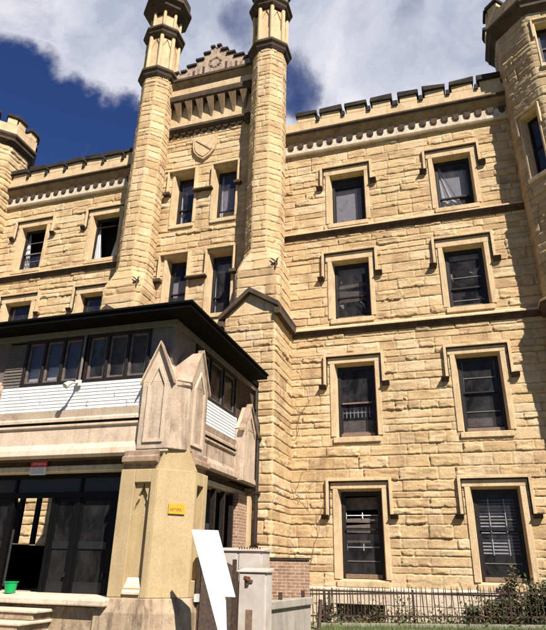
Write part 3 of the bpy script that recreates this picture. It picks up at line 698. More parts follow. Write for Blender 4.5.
def casement(axis, a, b, n, z0, z1, c0, curtains=()):
    """row of n sashes; axis 'x' -> along x on the front, 'y' -> along y on the side"""
    def bx(m, u0, u1, d0, d1, zz0, zz1, mat):
        if axis == 'x': m.box(u0, u1, c0 + d0, c0 + d1, zz0, zz1, mat)
        else: m.box(c0 - d1, c0 - d0, u0, u1, zz0, zz1, mat)
    m = MB(); f = .06
    bx(m, a, b, -.02, .10, z0, z0 + f, 'frame'); bx(m, a, b, -.02, .10, z1 - f, z1, 'frame')
    for i in range(n + 1):
        u = a + (b - a - f) * i / n; bx(m, u, u + f, -.018, .098, z0 + f, z1 - f, 'frame')
    o = m.build('window_row', P, bevel=.006)
    for i in range(n):
        u0 = a + (b - a - f) * i / n + f; u1 = a + (b - a - f) * (i + 1) / n
        s = MB(); t = .05
        bx(s, u0, u0 + t, .03, .07, z0 + f, z1 - f, 'board'); bx(s, u1 - t, u1, .03, .07, z0 + f, z1 - f, 'board'); bx(s, u0 + t, u1 - t, .03, .07, z0 + f, z0 + f + t, 'board'); bx(s, u0 + t, u1 - t, .03, .07, z1 - f - t, z1 - f, 'board')
        s.build('sash', o)
        g = MB(); bx(g, u0 + t, u1 - t, .045, .05, z0 + f + t, z1 - f - t, 'glass'); g.build('pane', o)
        if i in curtains:
            k = MB(); bx(k, u0 + t * .5, u1 - t * 1.5, .13, .14, z0 + f, z0 + (z1 - z0) * .42, 'drape'); k.build('curtain', o)
        k = MB(); bx(k, u0, u1, .16, .17, z0, z1, 'screen'); k.build('screen', o)
casement('x', -8.49, -7.06, 3, 3.275, 4.295, YF, (0, 1)); casement('x', -6.98, -5.52, 3, 3.275, 4.295, YF)
casement('y', -5.75, -3.3, 3, 3.275, 4.295, XS)
c = MB(); c.tube([(-7.02, YF - .05, 4.3), (-7.02, YF - .05, 3.28)], .028, 'grey_trim'); c.build('mullion_pole', P)
# roof with deep black eaves
ex, ey, ez = -4.45, -7.31, 4.44
c = MB(); a0 = -10.1
ring = lambda o, z: [(a0 + o, ey + o, z), (ex - o, ey + o, z), (ex - o, -2.5, z), (a0 + o, -2.5, z)]
c.loft([ring(.0, ez), ring(0, ez + .085), ring(-.04, ez + .09), ring(-.04, ez + .13), ring(.4, ez + .22), ring(1.6, ez + .36)], 'roof')
c.build('roof', P)
c = MB(); c.box(PX0 - .1, XS + .1, -2.5, -1.85, 4.44, 4.6, 'roof'); c.build('roof_flashing', P)
# floor, inner walls, steps and plinth
c = MB(); c.box(PX0, XS, -6.95, -.3, -.75, -.60, 'concrete'); c.build('floor', P)
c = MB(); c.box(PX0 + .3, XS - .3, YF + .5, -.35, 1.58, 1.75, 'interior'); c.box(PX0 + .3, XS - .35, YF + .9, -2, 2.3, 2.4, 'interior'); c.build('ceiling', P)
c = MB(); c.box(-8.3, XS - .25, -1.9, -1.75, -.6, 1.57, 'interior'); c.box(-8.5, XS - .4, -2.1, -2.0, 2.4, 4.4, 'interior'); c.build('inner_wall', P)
c = MB(); c.box(PX0, -5.55, -7.05, -6.85, -1.7, -.72, 'base_stone'); c.box(XS - .1, XS + .02, -6.0, -1.82, -1.7, -.3, 'base_stone'); c.build('plinth', P, bevel=.02)
c = MB(); c.prism([(PX0, -7.2, -.70), (PX0, -7.2, -.60), (PX0, -6.95, -.565), (PX0, -6.3, -.565), (PX0, -6.3, -.70)], (-5.62 - PX0, 0, 0), 'trim'); c.build('ledge', P, bevel=.02)
c = MB()
for i in range(6):
    z = -.76 - i * .155; c.box(PX0 + .3, -6.62 - .03 * i, -7.25 - .3 * (i + 1), -7.05, z - .05, z, 'trim'); c.box(PX0 + .34, -6.68 - .03 * i, -7.22 - .3 * (i + 1), -7.05, z - .152, z - .052, 'base_stone')
c.build('steps', P, bevel=.015)
# storefront
yd = -6.4
c = MB()
c.box(PX0, -5.7, yd, yd + .1, 1.10, 1.20, 'black'); c.box(PX0, -5.7, yd, yd + .1, 1.46, 1.55, 'black')
for x in (-9.35, -8.45, -7.5, -6.93, -6.12): c.box(x - .04, x + .04, yd + .003, yd + .097, -.56, 1.098, 'black')
for x in (-8.45, -6.93): c.box(x - .03, x + .03, yd + .003, yd + .097, 1.202, 1.458, 'black')
fo = c.build('doorway_frame', P, bevel=.006)
c = MB(); c.box(PX0, -5.7, yd + .04, yd + .05, 1.2, 1.46, 'kick'); c.build('transom_panel', fo)
def leaf(x0, x1):
    k = MB(); t = .07; yk = yd + .02
    k.box(x0, x0 + t, yk, yk + .05, -.56, 1.1, 'black').box(x1 - t, x1, yk, yk + .05, -.56, 1.1, 'black'); k.box(x0 + t, x1 - t, yk, yk + .05, .18, .31, 'kick').box(x0 + t, x1 - t, yk, yk + .05, 1.03, 1.1, 'black')
    k.box(x0 + t, x1 - t, yk, yk + .05, -.56, -.37, 'kick'); o = k.build('door', P, bevel=.005)
    g = MB(); g.box(x0 + t, x1 - t, yk + .02, yk + .027, .31, 1.03, 'glass_door').box(x0 + t, x1 - t, yk + .02, yk + .027, -.37, .18, 'glass_door'); g.build('pane', o)
    k = MB(); k.box(x1 - .06, x1 - .02, yk - .05, yk - .02, -.30, -.22, 'kick'); k.build('handle', o)
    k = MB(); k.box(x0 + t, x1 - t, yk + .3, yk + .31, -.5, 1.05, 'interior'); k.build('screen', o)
leaf(-7.46, -6.97); leaf(-6.89, -6.16); leaf(-9.31, -8.49)
# the open sides with mullions; daylight shows through the left one
c = MB()
for y in np.linspace(-6.1, -.5, 11): c.box(PX0 + .1, PX0 + .2, y - .04, y + .04, .3, 1.5, 'black')
c.box(PX0 + .1, PX0 + .2, -6.3, -.3, -.6, .28, 'black'); c.build('side_screen', P)
c = MB()
for y in np.linspace(-5.7, -2.9, 6): c.box(XS - .2, XS - .1, y - .04, y + .04, -.3, 1.5, 'frame')
c.box(XS - .2, XS - .1, -5.9, -1.85, -.6, -.3, 'frame'); c.build('side_screen', P)
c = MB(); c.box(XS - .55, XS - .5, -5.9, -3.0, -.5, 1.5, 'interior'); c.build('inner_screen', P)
c = MB(); c.box(XS - .22, XS - .03, -2.75, -2.12, -.6, 1.54, 'brick'); c.box(XS - .2, XS + .01, -2.1, -1.83, -.6, 1.54, 'dressed'); c.build('brick_jamb', P)
# the corner post: cream painted below, stone with two gables above
def oct_post(pts, z0, z1, m): c.prism([(x, y, z0) for x, y in pts], (0, 0, z1 - z0), m)
c = MB()
oct_post([(-5.71, -6.86), (-4.98, -6.86), (-4.61, -6.49), (-4.61, -5.95), (-5.2, -5.95), (-5.71, -6.5)], -.56, 1.50, 'cream')
nx0, nx1, nz0, nz1 = -5.42, -5.10, -.38, 1.27
for a, b, z0, z1 in ((-5.71, nx0, -.56, 1.5), (nx1, -4.98, -.56, 1.5), (nx0, nx1, nz1, 1.5), (nx0, nx1, -.56, nz0 - .03)): c.box(a, b, -7.0, -6.862, z0, z1, 'cream')
c.prism([(-4.978, -6.862, -.56), (-4.978, -7.0, -.56), (-4.47, -6.49, -.56), (-4.608, -6.49, -.56)], (0, 0, 2.06), 'cream')
for a, b, z0, z1 in ((-6.488, -6.40, -.56, 1.5), (-6.12, -5.95, -.56, 1.5), (-6.40, -6.12, 1.27, 1.5), (-6.40, -6.12, -.56, -.3)): c.box(-4.608, -4.47, a, b, z0, z1, 'cream')
co_ = c.build('corner_post', P, bevel=.012)
c = MB(); c.box(-9.85, -9.36, -6.98, -6.3, -1.7, 1.5, 'cream'); c.build('corner_post', P, bevel=.012)
c = MB()                                                         # niche heads, sloping niche sills
for (t0, s) in ((nx0, 1), (nx1, -1)):
    c = MB(); w = nx1 - nx0
    c.prism([(t0, -6.93, 1.27), (t0 + s * w * .47, -6.93, 1.27), (t0 + s * w * .40, -6.93, 1.16), (t0 + s * w * .22, -6.93, 1.05), (t0 + s * w * .27, -6.93, 1.0), (t0 + s * w * .08, -6.93, .90), (t0, -6.93, .82)], (0, .05, 0), 'cream'); c.build('niche_tracery', co_)
c = MB(); c.prism([(nx0 + .002, -7.03, nz0 - .13), (nx0 + .002, -7.03, nz0 - .10), (nx0 + .002, -6.87, nz0 + .12), (nx0 + .002, -6.87, nz0 - .13)], (nx1 - nx0 - .004, 0, 0), 'trim'); c.build('niche_sill', co_)
c = MB()
c.loft([[(x, y, z) for x, y in p] for p, z in (([(-5.02, -6.98), (-4.46, -6.47), (-4.75, -6.2), (-5.3, -6.7)], 1.502), ([(-4.90, -6.90), (-4.60, -6.62), (-4.75, -6.2), (-5.3, -6.7)], 1.90))], 'cream'); c.build('corbel', co_)
c = MB()
c.loft([[(x, y, z) for x, y in p] for p, z in (([(-5.88, -7.12), (-4.93, -7.12), (-4.36, -6.55), (-4.36, -5.9), (-5.88, -5.9)], -1.7), ([(-5.86, -7.1), (-4.94, -7.1), (-4.38, -6.54), (-4.38, -5.9), (-5.86, -5.9)], -.78), ([(-5.74, -7.03), (-4.97, -7.03), (-4.44, -6.5), (-4.44, -5.93), (-5.74, -5.93)], -.562))], 'base_stone'); c.build('post_base', P, bevel=.02)
c = MB()                                                         # impost mouldings either side of the corbel
c.sweep([(-.3, 1.52), (.03, 1.52), (.03, 1.60), (.12, 1.63), (.12, 1.72), (.05, 1.75), (.05, 1.84), (-.3, 1.86)], [(-5.72, -6.9), (-5.02, -6.9)], 'porch_dirty'); c.sweep([(-.3, 1.52), (.03, 1.52), (.03, 1.60), (.12, 1.63), (.12, 1.72), (.05, 1.75), (.05, 1.84), (-.3, 1.86)], [(-4.58, -6.5), (-4.58, -5.9)], 'porch_dirty')
c.build('impost', P, bevel=.008)
def gabled_post(name, fx0, fx1, fy, sx, sy0, sy1, z0, ze, za, chamfer):
    """post top with one gable to the front (y = fy) and one to the right (x = sx)"""
    c = MB(); xm = (fx0 + fx1) / 2; ym = (sy0 + sy1) / 2
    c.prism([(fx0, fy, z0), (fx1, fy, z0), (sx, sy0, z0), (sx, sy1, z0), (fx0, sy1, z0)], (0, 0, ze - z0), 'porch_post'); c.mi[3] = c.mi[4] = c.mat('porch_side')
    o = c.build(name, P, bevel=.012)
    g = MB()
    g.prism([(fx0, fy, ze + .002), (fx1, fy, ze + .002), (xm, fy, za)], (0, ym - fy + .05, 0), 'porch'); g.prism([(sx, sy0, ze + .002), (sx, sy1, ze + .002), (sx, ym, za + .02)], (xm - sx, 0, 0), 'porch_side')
    g.build('gable', o)
    k = MB(); t = .05; e = .03; s1 = (za - ze) / (xm - fx0)
    for sg, xe in ((-1, fx0), (1, fx1)):
        b0 = (xe + sg * e, ze - e * s1); b1 = (xm, za + .01)
        k.prism([(b0[0], fy - .07, b0[1]), (b1[0], fy - .07, b1[1]), (b1[0], fy - .07, b1[1] + t * 1.4), (b0[0], fy - .07, b0[1] + t * 1.4)], (0, .11, 0), 'porch_dirty' if sg > 0 else 'porch')
    s2 = (za - ze) / (sy1 - ym)
    k.prism([(sx + .05, sy1 + e, ze - e * s2), (sx + .05, ym, za + .01), (sx + .05, ym, za + .08), (sx + .05, sy1 + e, ze - e * s2 + t * 1.7)], (-.15, 0, 0), 'porch_side')
    k.prism([(fx1 + .05, fy + .05, ze - .10), (sx + .04, sy0 + .02, ze - .10), (sx + .02, sy0 + .03, ze + .03), (fx1 + .03, fy + .07, ze + .03)], (-.06, .06, 0), 'umber')
    k.build('coping', o, bevel=.008)
    hp = MB(); hp.add([(xm + .02, ym - .06, za - .01), (sx - .005, ym - .02, za + .015), (sx + .005, sy0 - .01, ze - .05), (fx1 + .01, fy + .02, ze - .05), (xm + .1, ym + .05, ze - .1)], [(0, 1, 3), (1, 2, 3), (0, 3, 4), (1, 4, 2), (0, 4, 1), (2, 4, 3)], 'porch_roof'); hp.build('hip', o)
    f = MB()                                                     # blind lancet panels: raised frames
    def lancet(p):
        a, b_, zz0, zz1, zt = p
        return [(a, zz0), (b_, zz0), (b_, zz1), ((a + b_) / 2, zt), (a, zz1)]
    w = (fx1 - fx0); out = lancet((fx0 + w * .2, fx1 - w * .2, z0 + .12, ze - .05, ze + .35)); inn = lancet((fx0 + w * .27, fx1 - w * .27, z0 + .18, ze - .06, ze + .27))
    n = 5
    for i in range(n):
        j = (i + 1) % n; f.prism([(out[i][0], fy - .03, out[i][1]), (out[j][0], fy - .03, out[j][1]), (inn[j][0], fy - .03, inn[j][1]), (inn[i][0], fy - .03, inn[i][1])], (0, .04, 0), 'porch')
    w = sy1 - sy0; out = lancet((sy0 + w * .2, sy1 - w * .2, z0 + .12, ze - .05, ze + .35)); inn = lancet((sy0 + w * .27, sy1 - w * .27, z0 + .18, ze - .06, ze + .27))
    for i in range(n):
        j = (i + 1) % n; f.prism([(sx + .03, out[i][0], out[i][1]), (sx + .03, out[j][0], out[j][1]), (sx + .03, inn[j][0], inn[j][1]), (sx + .03, inn[i][0], inn[i][1])], (-.04, 0, 0), 'porch')
    f.build('lancet_panel', o)
gabled_post('gabled_post', -5.50, -4.85, -6.95, -4.62, -6.69, -5.86, 1.86, 3.12, 3.86, True)
gabled_post('gabled_post', -9.55, -8.95, -6.95, -8.9, -6.9, -6.2, 1.86, 3.12, 3.86, True)
c = MB()
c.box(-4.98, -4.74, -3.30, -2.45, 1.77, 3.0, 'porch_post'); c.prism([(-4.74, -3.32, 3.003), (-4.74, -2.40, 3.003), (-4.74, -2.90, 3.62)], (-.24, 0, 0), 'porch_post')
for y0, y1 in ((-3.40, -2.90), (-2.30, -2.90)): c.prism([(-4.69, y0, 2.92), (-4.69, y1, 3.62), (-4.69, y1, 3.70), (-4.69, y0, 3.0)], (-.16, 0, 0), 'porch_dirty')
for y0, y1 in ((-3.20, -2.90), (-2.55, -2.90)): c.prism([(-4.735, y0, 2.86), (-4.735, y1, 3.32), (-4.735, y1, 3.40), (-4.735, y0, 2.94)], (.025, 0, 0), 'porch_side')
c.build('gabled_buttress', P, bevel=.012)

# ================================================================== things on and around the porch
c = MB(); c.tube([(-4.93, -1.93, 4.35), (-4.93, -1.93, 3.6), (-4.86, -1.93, 3.35), (-4.86, -1.93, .14)], .055, 'pipe')
for z in (3.0, 1.6, .4): c.box(-4.95, -4.77, -1.93 - .065, -1.85, z, z + .05, 'pipe')
tag(c.build('downpipe', smooth=False), 'dark brown downpipe between the porch and the rock-faced pier', 'downpipe')
sg = thing('warning_sign', (-7.78, -6.62, 1.5), 'small red and white sign on the band above the porch doors', 'sign', None)
c = MB(); c.box(-7.96, -7.60, -6.66, -6.63, 1.50, 1.645, 'sign_w'); c.build('plate', sg)
c = MB(); c.box(-7.97, -7.59, -6.664, -6.628, 1.648, 1.765, 'red'); c.build('header', sg)
c = MB(); 
rq = random.Random(12)
def strokes(c, x, x1, z, h, put):
    while x < x1:
        w = rq.uniform(.012, .022); put(x, x + .005, z, z + h)
        if rq.random() < .7: put(x, x + w, z + h * rq.choice([0, .42, .8]), z + h * rq.choice([.2, .58, 1.0]) if False else z + h)
        x += w + .012
strokes(c, -7.92, -7.64, 1.685, .045, lambda a, b, z0, z1: c.box(a, b, -6.668, -6.664, z0, z1, 'sign_w'))
for k in range(4): strokes(c, -7.93, -7.64, 1.61 - k * .028, .013, lambda a, b, z0, z1: c.box(a, b, -6.664, -6.660, z0, z1, 'red' if k == 0 else 'grey_trim'))
c.build('lettering', sg)
ys = thing('yellow_sign', (-4.72, -6.76, .76), 'small yellow sign fixed to the angled face of the cream corner post', 'sign')
dd = Vector((.7071, .7071)); nn = Vector((.7071, -.7071)); mid = Vector((-4.70, -6.72)) 
def qd(u, o, z): p = mid + dd * u + nn * o; return (p.x, p.y, z)
c = MB(); c.prism([qd(-.15, .03, .755), qd(.15, .03, .755), qd(.15, .03, .925), qd(-.15, .03, .925)], tuple(nn * -.012) + (0,), 'yellow'); c.build('plate', ys)
c = MB()
strokes(c, -.12, .12, .80, .05, lambda a, b, z0, z1: c.prism([qd(a, .034, z0), qd(b, .034, z0), qd(b, .034, z1), qd(a, .034, z1)], tuple(nn * -.004) + (0,), 'ink'))
c.build('lettering', ys)
fl = thing('floodlight', (-7.02, -6.95, 3.1), 'small white floodlight on a short arm over the white clapboard', 'lamp')
c = MB(); c.tube([(-7.02, -6.88, 3.25), (-7.02, -6.98, 3.22), (-7.02, -7.10, 3.20)], .022, 'pipe_w'); c.build('arm', fl)
c = MB(); c.tube([(-7.0, -7.06, 3.20), (-7.05, -7.11, 3.17), (-7.08, -7.18, 3.10)], [.025, .05, .062], 'pipe_w', 12); c.build('lamp_head', fl)
c = MB(); c.box(-7.08, -6.96, -6.885, -6.84, 3.19, 3.31, 'pipe_w'); c.build('mount_plate', fl)
for i, (x, z) in enumerate(((-6.15, 3.02), (-6.75, 2.86), (-5.85, 2.80))):
    c = MB(); c.tube([(x, -6.83, z + .05), (x, -6.86, z + .05), (x, -6.86, z - .01), (x + .03, -6.86, z - .01)], .006, 'pipe_w', 6)
    tag(c.build('wall_hook'), ['small pale hook, uppermost of three on the white clapboard', 'small pale hook on the white clapboard nearest the floodlight', 'small pale hook low on the white clapboard nearest the corner post'][i], 'hook', 'hooks on the clapboard')
bu = thing('bucket', (-7.68, -6.95, -.56), 'bright green plastic bucket standing on the porch ledge', 'bucket')
c = MB(); n = 20; cir = lambda r, z: [(-7.68 + r * math.cos(k * 2 * math.pi / n), -6.95 + r * math.sin(k * 2 * math.pi / n), z) for k in range(n)]
c.loft([cir(.085, -.56), cir(.112, -.38), cir(.102, -.38), cir(.078, -.54)], 'green', True); c.build('body', bu, smooth=False)
c = MB(); c.loft([cir(.111, -.395), cir(.121, -.392), cir(.121, -.374), cir(.111, -.374)], 'green', False); c.build('rim', bu)
for i, (cx, z, s, lab) in enumerate(((-4.62, 8.6, 1, 'small black iron bracket on the turret beside the right wing'), (-9.47, 8.6, 1, 'small black iron bracket on the turret above the porch roof'))):
    c = MB(); y = -1.33
    c.box(cx - .03, cx + .03, y - .02, y + .05, z - .05, z + .05, 'iron')
    for dx, dz, dy in ((-.20, .17, -.05), (.10, .15, -.06), (-.02, -.24, -.04), (-.17, -.06, -.04)): c.tube([(cx, y - .02, z), (cx + dx * .5, y + dy, z + dz * .6), (cx + dx, y + dy * .6, z + dz)], [.02, .025, .008], 'iron', 6)
    tag(c.build('iron_bracket'), lab, 'bracket', 'iron brackets on the turrets')

# ------------------------------------------------------------------ ground level clutter
def plane_pt(pts): return pts
wb = MB()   # white lightning-bolt board, leaning back towards the post
bolt2 = [(-4.10, .47), (-3.655, .46), (-3.285, -.47), (-3.44, -.47), (-3.385, -.9), (-3.30, -1.6), (-3.335, -1.6), (-3.51, -.9)]
def lean(x, z): return (x, -7.55 + (z + 1.6) * .10, z)
wb.prism([lean(x, z) for x, z in [bolt2[0], bolt2[1], bolt2[2], bolt2[3], bolt2[4], bolt2[5], bolt2[6], bolt2[7]]], (0, .05, 0), 'white')
tag(wb.build('white_board', bevel=.004), 'bare white board cut like a lightning bolt, standing before the grey cabinets', 'board')
db = thing('dark_gate', (-4.25, -6.05, -1.6), 'black iron gate standing between the porch post and the white board', 'gate')
c = MB(); c.box(-4.42, -4.36, -6.3, -6.24, -1.6, .25, 'iron').box(-3.92, -3.86, -5.9, -5.84, -1.6, .05, 'iron'); c.build('post', db)
c = MB(); c.prism([(-4.36, -6.25, -1.45), (-3.92, -5.9, -1.45), (-3.92, -5.9, -.05), (-4.36, -6.25, .2)], (.02, -.03, 0), 'iron'); c.build('panel', db)
c = MB(); c.box(-4.40, -4.34, -6.40, -6.30, -.62, -.50, 'pipe_w'); c.build('latch', db)
def cabinet(name, x0, x1, y0, y1, zt, label, front):
    t = thing(name, ((x0 + x1) / 2, (y0 + y1) / 2, -1.6), label, 'cabinet', 'steel cabinets beside the porch')
    c = MB(); c.box(x0, x1, y0, y1, -1.6, zt - .03, 'steel'); c.build('body', t, bevel=.012)
    c = MB(); c.prism([(x0 - .03, y0 - .04, zt - .028), (x0 - .03, y0 - .04, zt), (x0 - .03, y1 + .02, zt + .05), (x0 - .03, y1 + .02, zt - .028)], (x1 - x0 + .06, 0, 0), 'steel'); c.build('lid', t, bevel=.008)
    front(t); return t
def frontA(t):
    for a, b in ((-4.90, -4.34), (-4.33, -3.84)):
        c = MB(); c.box(a + .02, b - .02, -4.52, -4.503, -1.5, .17, 'steel'); d = c.build('door', t, bevel=.006)
        c = MB(); c.box(b - .06, b - .025, -4.55, -4.52, -.75, -.35, 'black'); c.build('handle', d)
    c = MB()
    for i in range(9): c.box(-4.32 + i * .055, -4.30 + i * .055, -4.53, -4.49, .255, .285, 'rust')
    c.build('rivet_row', t)
cabinet('steel_cabinet', -4.92, -3.82, -4.5, -4.0, .24, 'taller grey steel cabinet with a black handle against the porch side', frontA)
def frontB(t):
    c = MB(); c.box(-4.10, -3.59, -5.02, -5.003, -1.5, -.2, 'steel'); d = c.build('door', t, bevel=.006)
    c = MB()
    for k in range(10):
        a = random.uniform(0, 6.28); r = random.uniform(0, .07); x = -3.92 + r * math.cos(a); z = -.30 + r * math.sin(a); c.box(x - .03, x + .03, -5.035 - k * .001, -5.02, z - .025, z + .025, 'rust')
    c.tube([(-3.96, -5.03, -.28), (-3.9, -5.09, -.31), (-3.86, -5.09, -.30)], .02, 'rust'); c.build('rusty_handle', d)
    c = MB(); c.box(-3.95, -3.82, -5.026, -5.02, -1.15, -.8, 'frame_tan'); c.build('patch', d)
    c = MB(); c.box(-4.15, -4.125, -5.06, -5.0, -1.6, -.16, 'iron'); c.build('conduit', t)
cabinet('steel_cabinet', -4.12, -3.57, -5.0, -4.62, -.14, 'shorter grey steel cabinet with a rusty handle in front of the taller one', frontB)
c = MB(); c.box(-4.66, -3.5, -2.03, -1.84, -1.6, .09, 'brick'); bw_ = c
bwt = thing('brick_wall', (-4.1, -1.95, -1.6), 'low red-brown brick wall below the rock-faced pier', 'wall'); c.build('masonry', bwt)
c = MB(); c.box(-4.69, -3.47, -2.07, -1.83, .093, .13, 'cap'); c.build('coping', bwt, bevel=.008)
# concrete cheek wall running towards the building
A = Vector((-3.72, -4.55)); E = Vector((-3.37, -2.2)); d = (E - A).normalized(); n = Vector((d.y, -d.x)); Lc = (E - A).length
def q(u, o, z): p = A + d * u + n * o; return (p.x, p.y, z)
cw = thing('concrete_wall', (-3.6, -3.4, -1.6), 'low stained concrete wall with a thick coping beside the shorter cabinet', 'wall')
c = MB(); c.prism([q(0, -.02, -1.6), q(Lc, -.02, -1.6), q(Lc, -.2, -1.6), q(0, -.2, -1.6)], (0, 0, .76), 'concrete'); c.build('masonry', cw, bevel=.01)
c = MB(); c.prism([q(-.03, .04, -.838), q(Lc + .03, .04, -.838), q(Lc + .03, -.26, -.838), q(-.03, -.26, -.838)], (0, 0, .15), 'concrete'); c.build('coping', cw, bevel=.015)
for u in (.9, 2.1):
    c = MB(); p = q(u, -.1, 0); c.box(p[0] - .035, p[0] + .035, p[1] - .035, p[1] + .035, -.686, -.55, 'iron'); c.build('post_stub', cw)
c = MB(); c.tube([q(Lc + .12, .1, -1.6), q(Lc + .3, .1, -.75)], .05, 'iron', 6); c.build('brace', cw)

# fence ------------------------------------------------------------------
def fz(x): return -1.33 + .033 * (x + 3.7)
FY = -1.2
F = thing('iron_fence', (-.8, FY, -1.3), 'low rusty black iron picket fence along the foot of the stone wall', 'fence')
for z0 in (.17, .64):
    c = MB(); c.add([(x, FY + yy, fz(x) + z0 + zz) for x in (-3.72, 2.9) for yy in (-.012, .012) for zz in (0, .035)], [(0, 1, 3, 2), (4, 6, 7, 5), (0, 4, 5, 1), (2, 3, 7, 6), (0, 2, 6, 4), (1, 5, 7, 3)], 'iron'); c.build('rail', F)
c = MB(); c.loft([[(-.008, -.008, 0 - ZO), (.008, -.008, 0 - ZO), (.008, .008, 0 - ZO), (-.008, .008, 0 - ZO)], [(-.008, -.008, .72 - ZO), (.008, -.008, .72 - ZO), (.008, .008, .72 - ZO), (-.008, .008, .72 - ZO)], [(-.002, -.002, .79 - ZO), (.002, -.002, .79 - ZO), (.002, .002, .79 - ZO), (-.002, .002, .79 - ZO)]], 'iron')
pk = c.build('picket', F); pk.data.transform(__import__('mathutils').Matrix.Translation(wloc(F)))
x = -3.66; first = True; rr = random.Random(3)
while x < 2.85:
    o = pk if first else pk.copy()
    if not first: C.objects.link(o); o.parent = F
    first = False
    o.location = Vector((x, FY, fz(x) + .02 + ZO)) - wloc(F); o.rotation_euler = (rr.gauss(0, .03), rr.gauss(0, .035), rr.uniform(0, 1.5))
    x += .084 * rr.choice([1, 1, 1, 1, 1.02, .98])
for x in (-3.3, -3.18, -1.2, .9, 2.6):
    c = MB(); c.box(x - .025, x + .025, FY - .02, FY + .03, -1.6, fz(x) + .74, 'iron'); c.build('fence_post', F)

# weeds and shrubs ---------------------------------------------------------
def plant(name, cx, cy, z0, h, spread, n, label, mats, seed, cat='shrub'):
    r = random.Random(seed); t = thing(name, (cx, cy, z0), label, cat, 'weeds between the fence and the wall')
    st = MB(); lf = MB()
    for k in range(max(5, n // 45)):
        a = r.uniform(0, 6.28); e = r.uniform(.2, 1); tip = Vector((cx + math.cos(a) * spread * e, cy + math.sin(a) * spread * .5 * e, z0 + h * r.uniform(.5, 1)))
        b = Vector((cx + math.cos(a) * .06, cy, z0 - .05)); mid = (b + tip) / 2 + Vector((0, 0, h * .12)); st.tube([b, mid, tip], [.012, .008, .004], 'stem', 5)
        for _ in range(120):
            u = r.uniform(.12, 1); p = b.lerp(mid, u * 2) if u < .5 else mid.lerp(tip, u * 2 - 1)
            p = p + Vector((r.gauss(0, .07), r.gauss(0, .07), r.gauss(0, .07))); s = r.uniform(.028, .065)
            d = Vector((r.uniform(-1, 1), r.uniform(-1, 1), r.uniform(-.4, .8))).normalized(); w = d.cross(Vector((r.uniform(-1, 1), r.uniform(-1, 1), 1))).normalized() * s * .45
            lf.add([p, p + d * s + w, p + d * s * 2, p + d * s - w], [(0, 1, 2, 3)], r.choice(mats))
    st.build('stem', t); lf.build('foliage', t)
G = ['leaf', 'leaf', 'leaf', 'leaf_dry']
plant('shrub', 1.55, -.62, -1.2, 1.0, .62, 700, 'tallest dark green shrub, growing below the slatted-blind window', G, 1)
plant('shrub', .75, -.7, -1.2, .55, .55, 500, 'low dark shrub against the plinth just beside the tallest shrub', G, 2)
plant('shrub', .05, -.75, -1.25, .42, .4, 320, 'small scrubby shrub behind the fence midway between the two window columns', ['leaf', 'leaf_dry'], 3)
plant('weed', 1.05, -.28, -1.2, 1.25, .22, 180, 'thin upright weed climbing the wall to the sill of the slatted-blind window', ['leaf_dry', 'leaf', 'leaf_dry'], 4, 'weed')
plant('shrub', 2.2, -.72, -1.2, .75, .5, 420, 'green shrub by the fence at the end nearest the corner tower', G, 5)
plant('weed', -3.35, -.85, -1.35, .5, .18, 130, 'dry weed behind the fence end near the brick wall', ['leaf_dry'], 6, 'weed')

wd = MB(); r_w = random.Random(44)
for _ in range(4200):
    x = r_w.uniform(-3.3, 2.8); y = r_w.choice([r_w.uniform(-1.15, -.3), r_w.uniform(-1.42, -1.1)]); dens = .5 + .5 * math.sin(x * 2.1 + 1) * math.sin(x * 5.3)
    if r_w.random() > .25 + .75 * dens: continue
    z = fz(x) + abs(r_w.gauss(0, .16)) * (.6 + dens); s_ = r_w.uniform(.025, .055); d_ = Vector((r_w.uniform(-1, 1), r_w.uniform(-1, 1), r_w.uniform(-.2, 1))).normalized(); w_ = d_.cross(Vector((r_w.uniform(-1, 1), r_w.uniform(-1, 1), .6))).normalized() * s_ * .4; p_ = Vector((x, y, z))
    wd.add([p_, p_ + d_ * s_ + w_, p_ + d_ * s_ * 2.1, p_ + d_ * s_ - w_], [(0, 1, 2, 3)], r_w.choice(['leaf', 'leaf', 'leaf_dry', 'leaf_dry', 'stem']))
tag(wd.build('weeds'), 'low straggling weeds along the foot of the iron fence', 'weeds', kind='stuff')
vt = thing('dry_creeper', (-4.0, -.1, -.6), 'bare dry creeper clinging to the wall beside the rock-faced pier', 'creeper')
vm = MB(); r_v = random.Random(5)
def creep(x, z, a, n, rad, lev=0):
    pts = [(x, -.085, z)]
    for i in range(n):
        a = a * .8 + r_v.gauss(0, .38); x += math.sin(a) * .12; z += math.cos(a) * .12; pts.append((x, -.085 - r_v.uniform(0, .02), z))
        if lev < 2 and i > 1 and r_v.random() < (.28 if lev == 0 else .2): creep(x, z, r_v.choice([-1, 1]) * r_v.uniform(.5, 1.1), r_v.randint(4, 11), rad * .6, lev + 1)
        if x < -4.44 or x > -3.4: break
    if len(pts) > 2: vm.tube(pts, [rad * (1 - .7 * i / len(pts)) for i in range(len(pts))], 'twig', 4)
for x0_, z0_, n_ in ((-4.36, .4, 44), (-4.2, 1.6, 34), (-3.95, -.3, 22), (-4.3, 3.4, 24)): creep(x0_, z0_, 0, n_, .010)
vm.build('stem', vt)

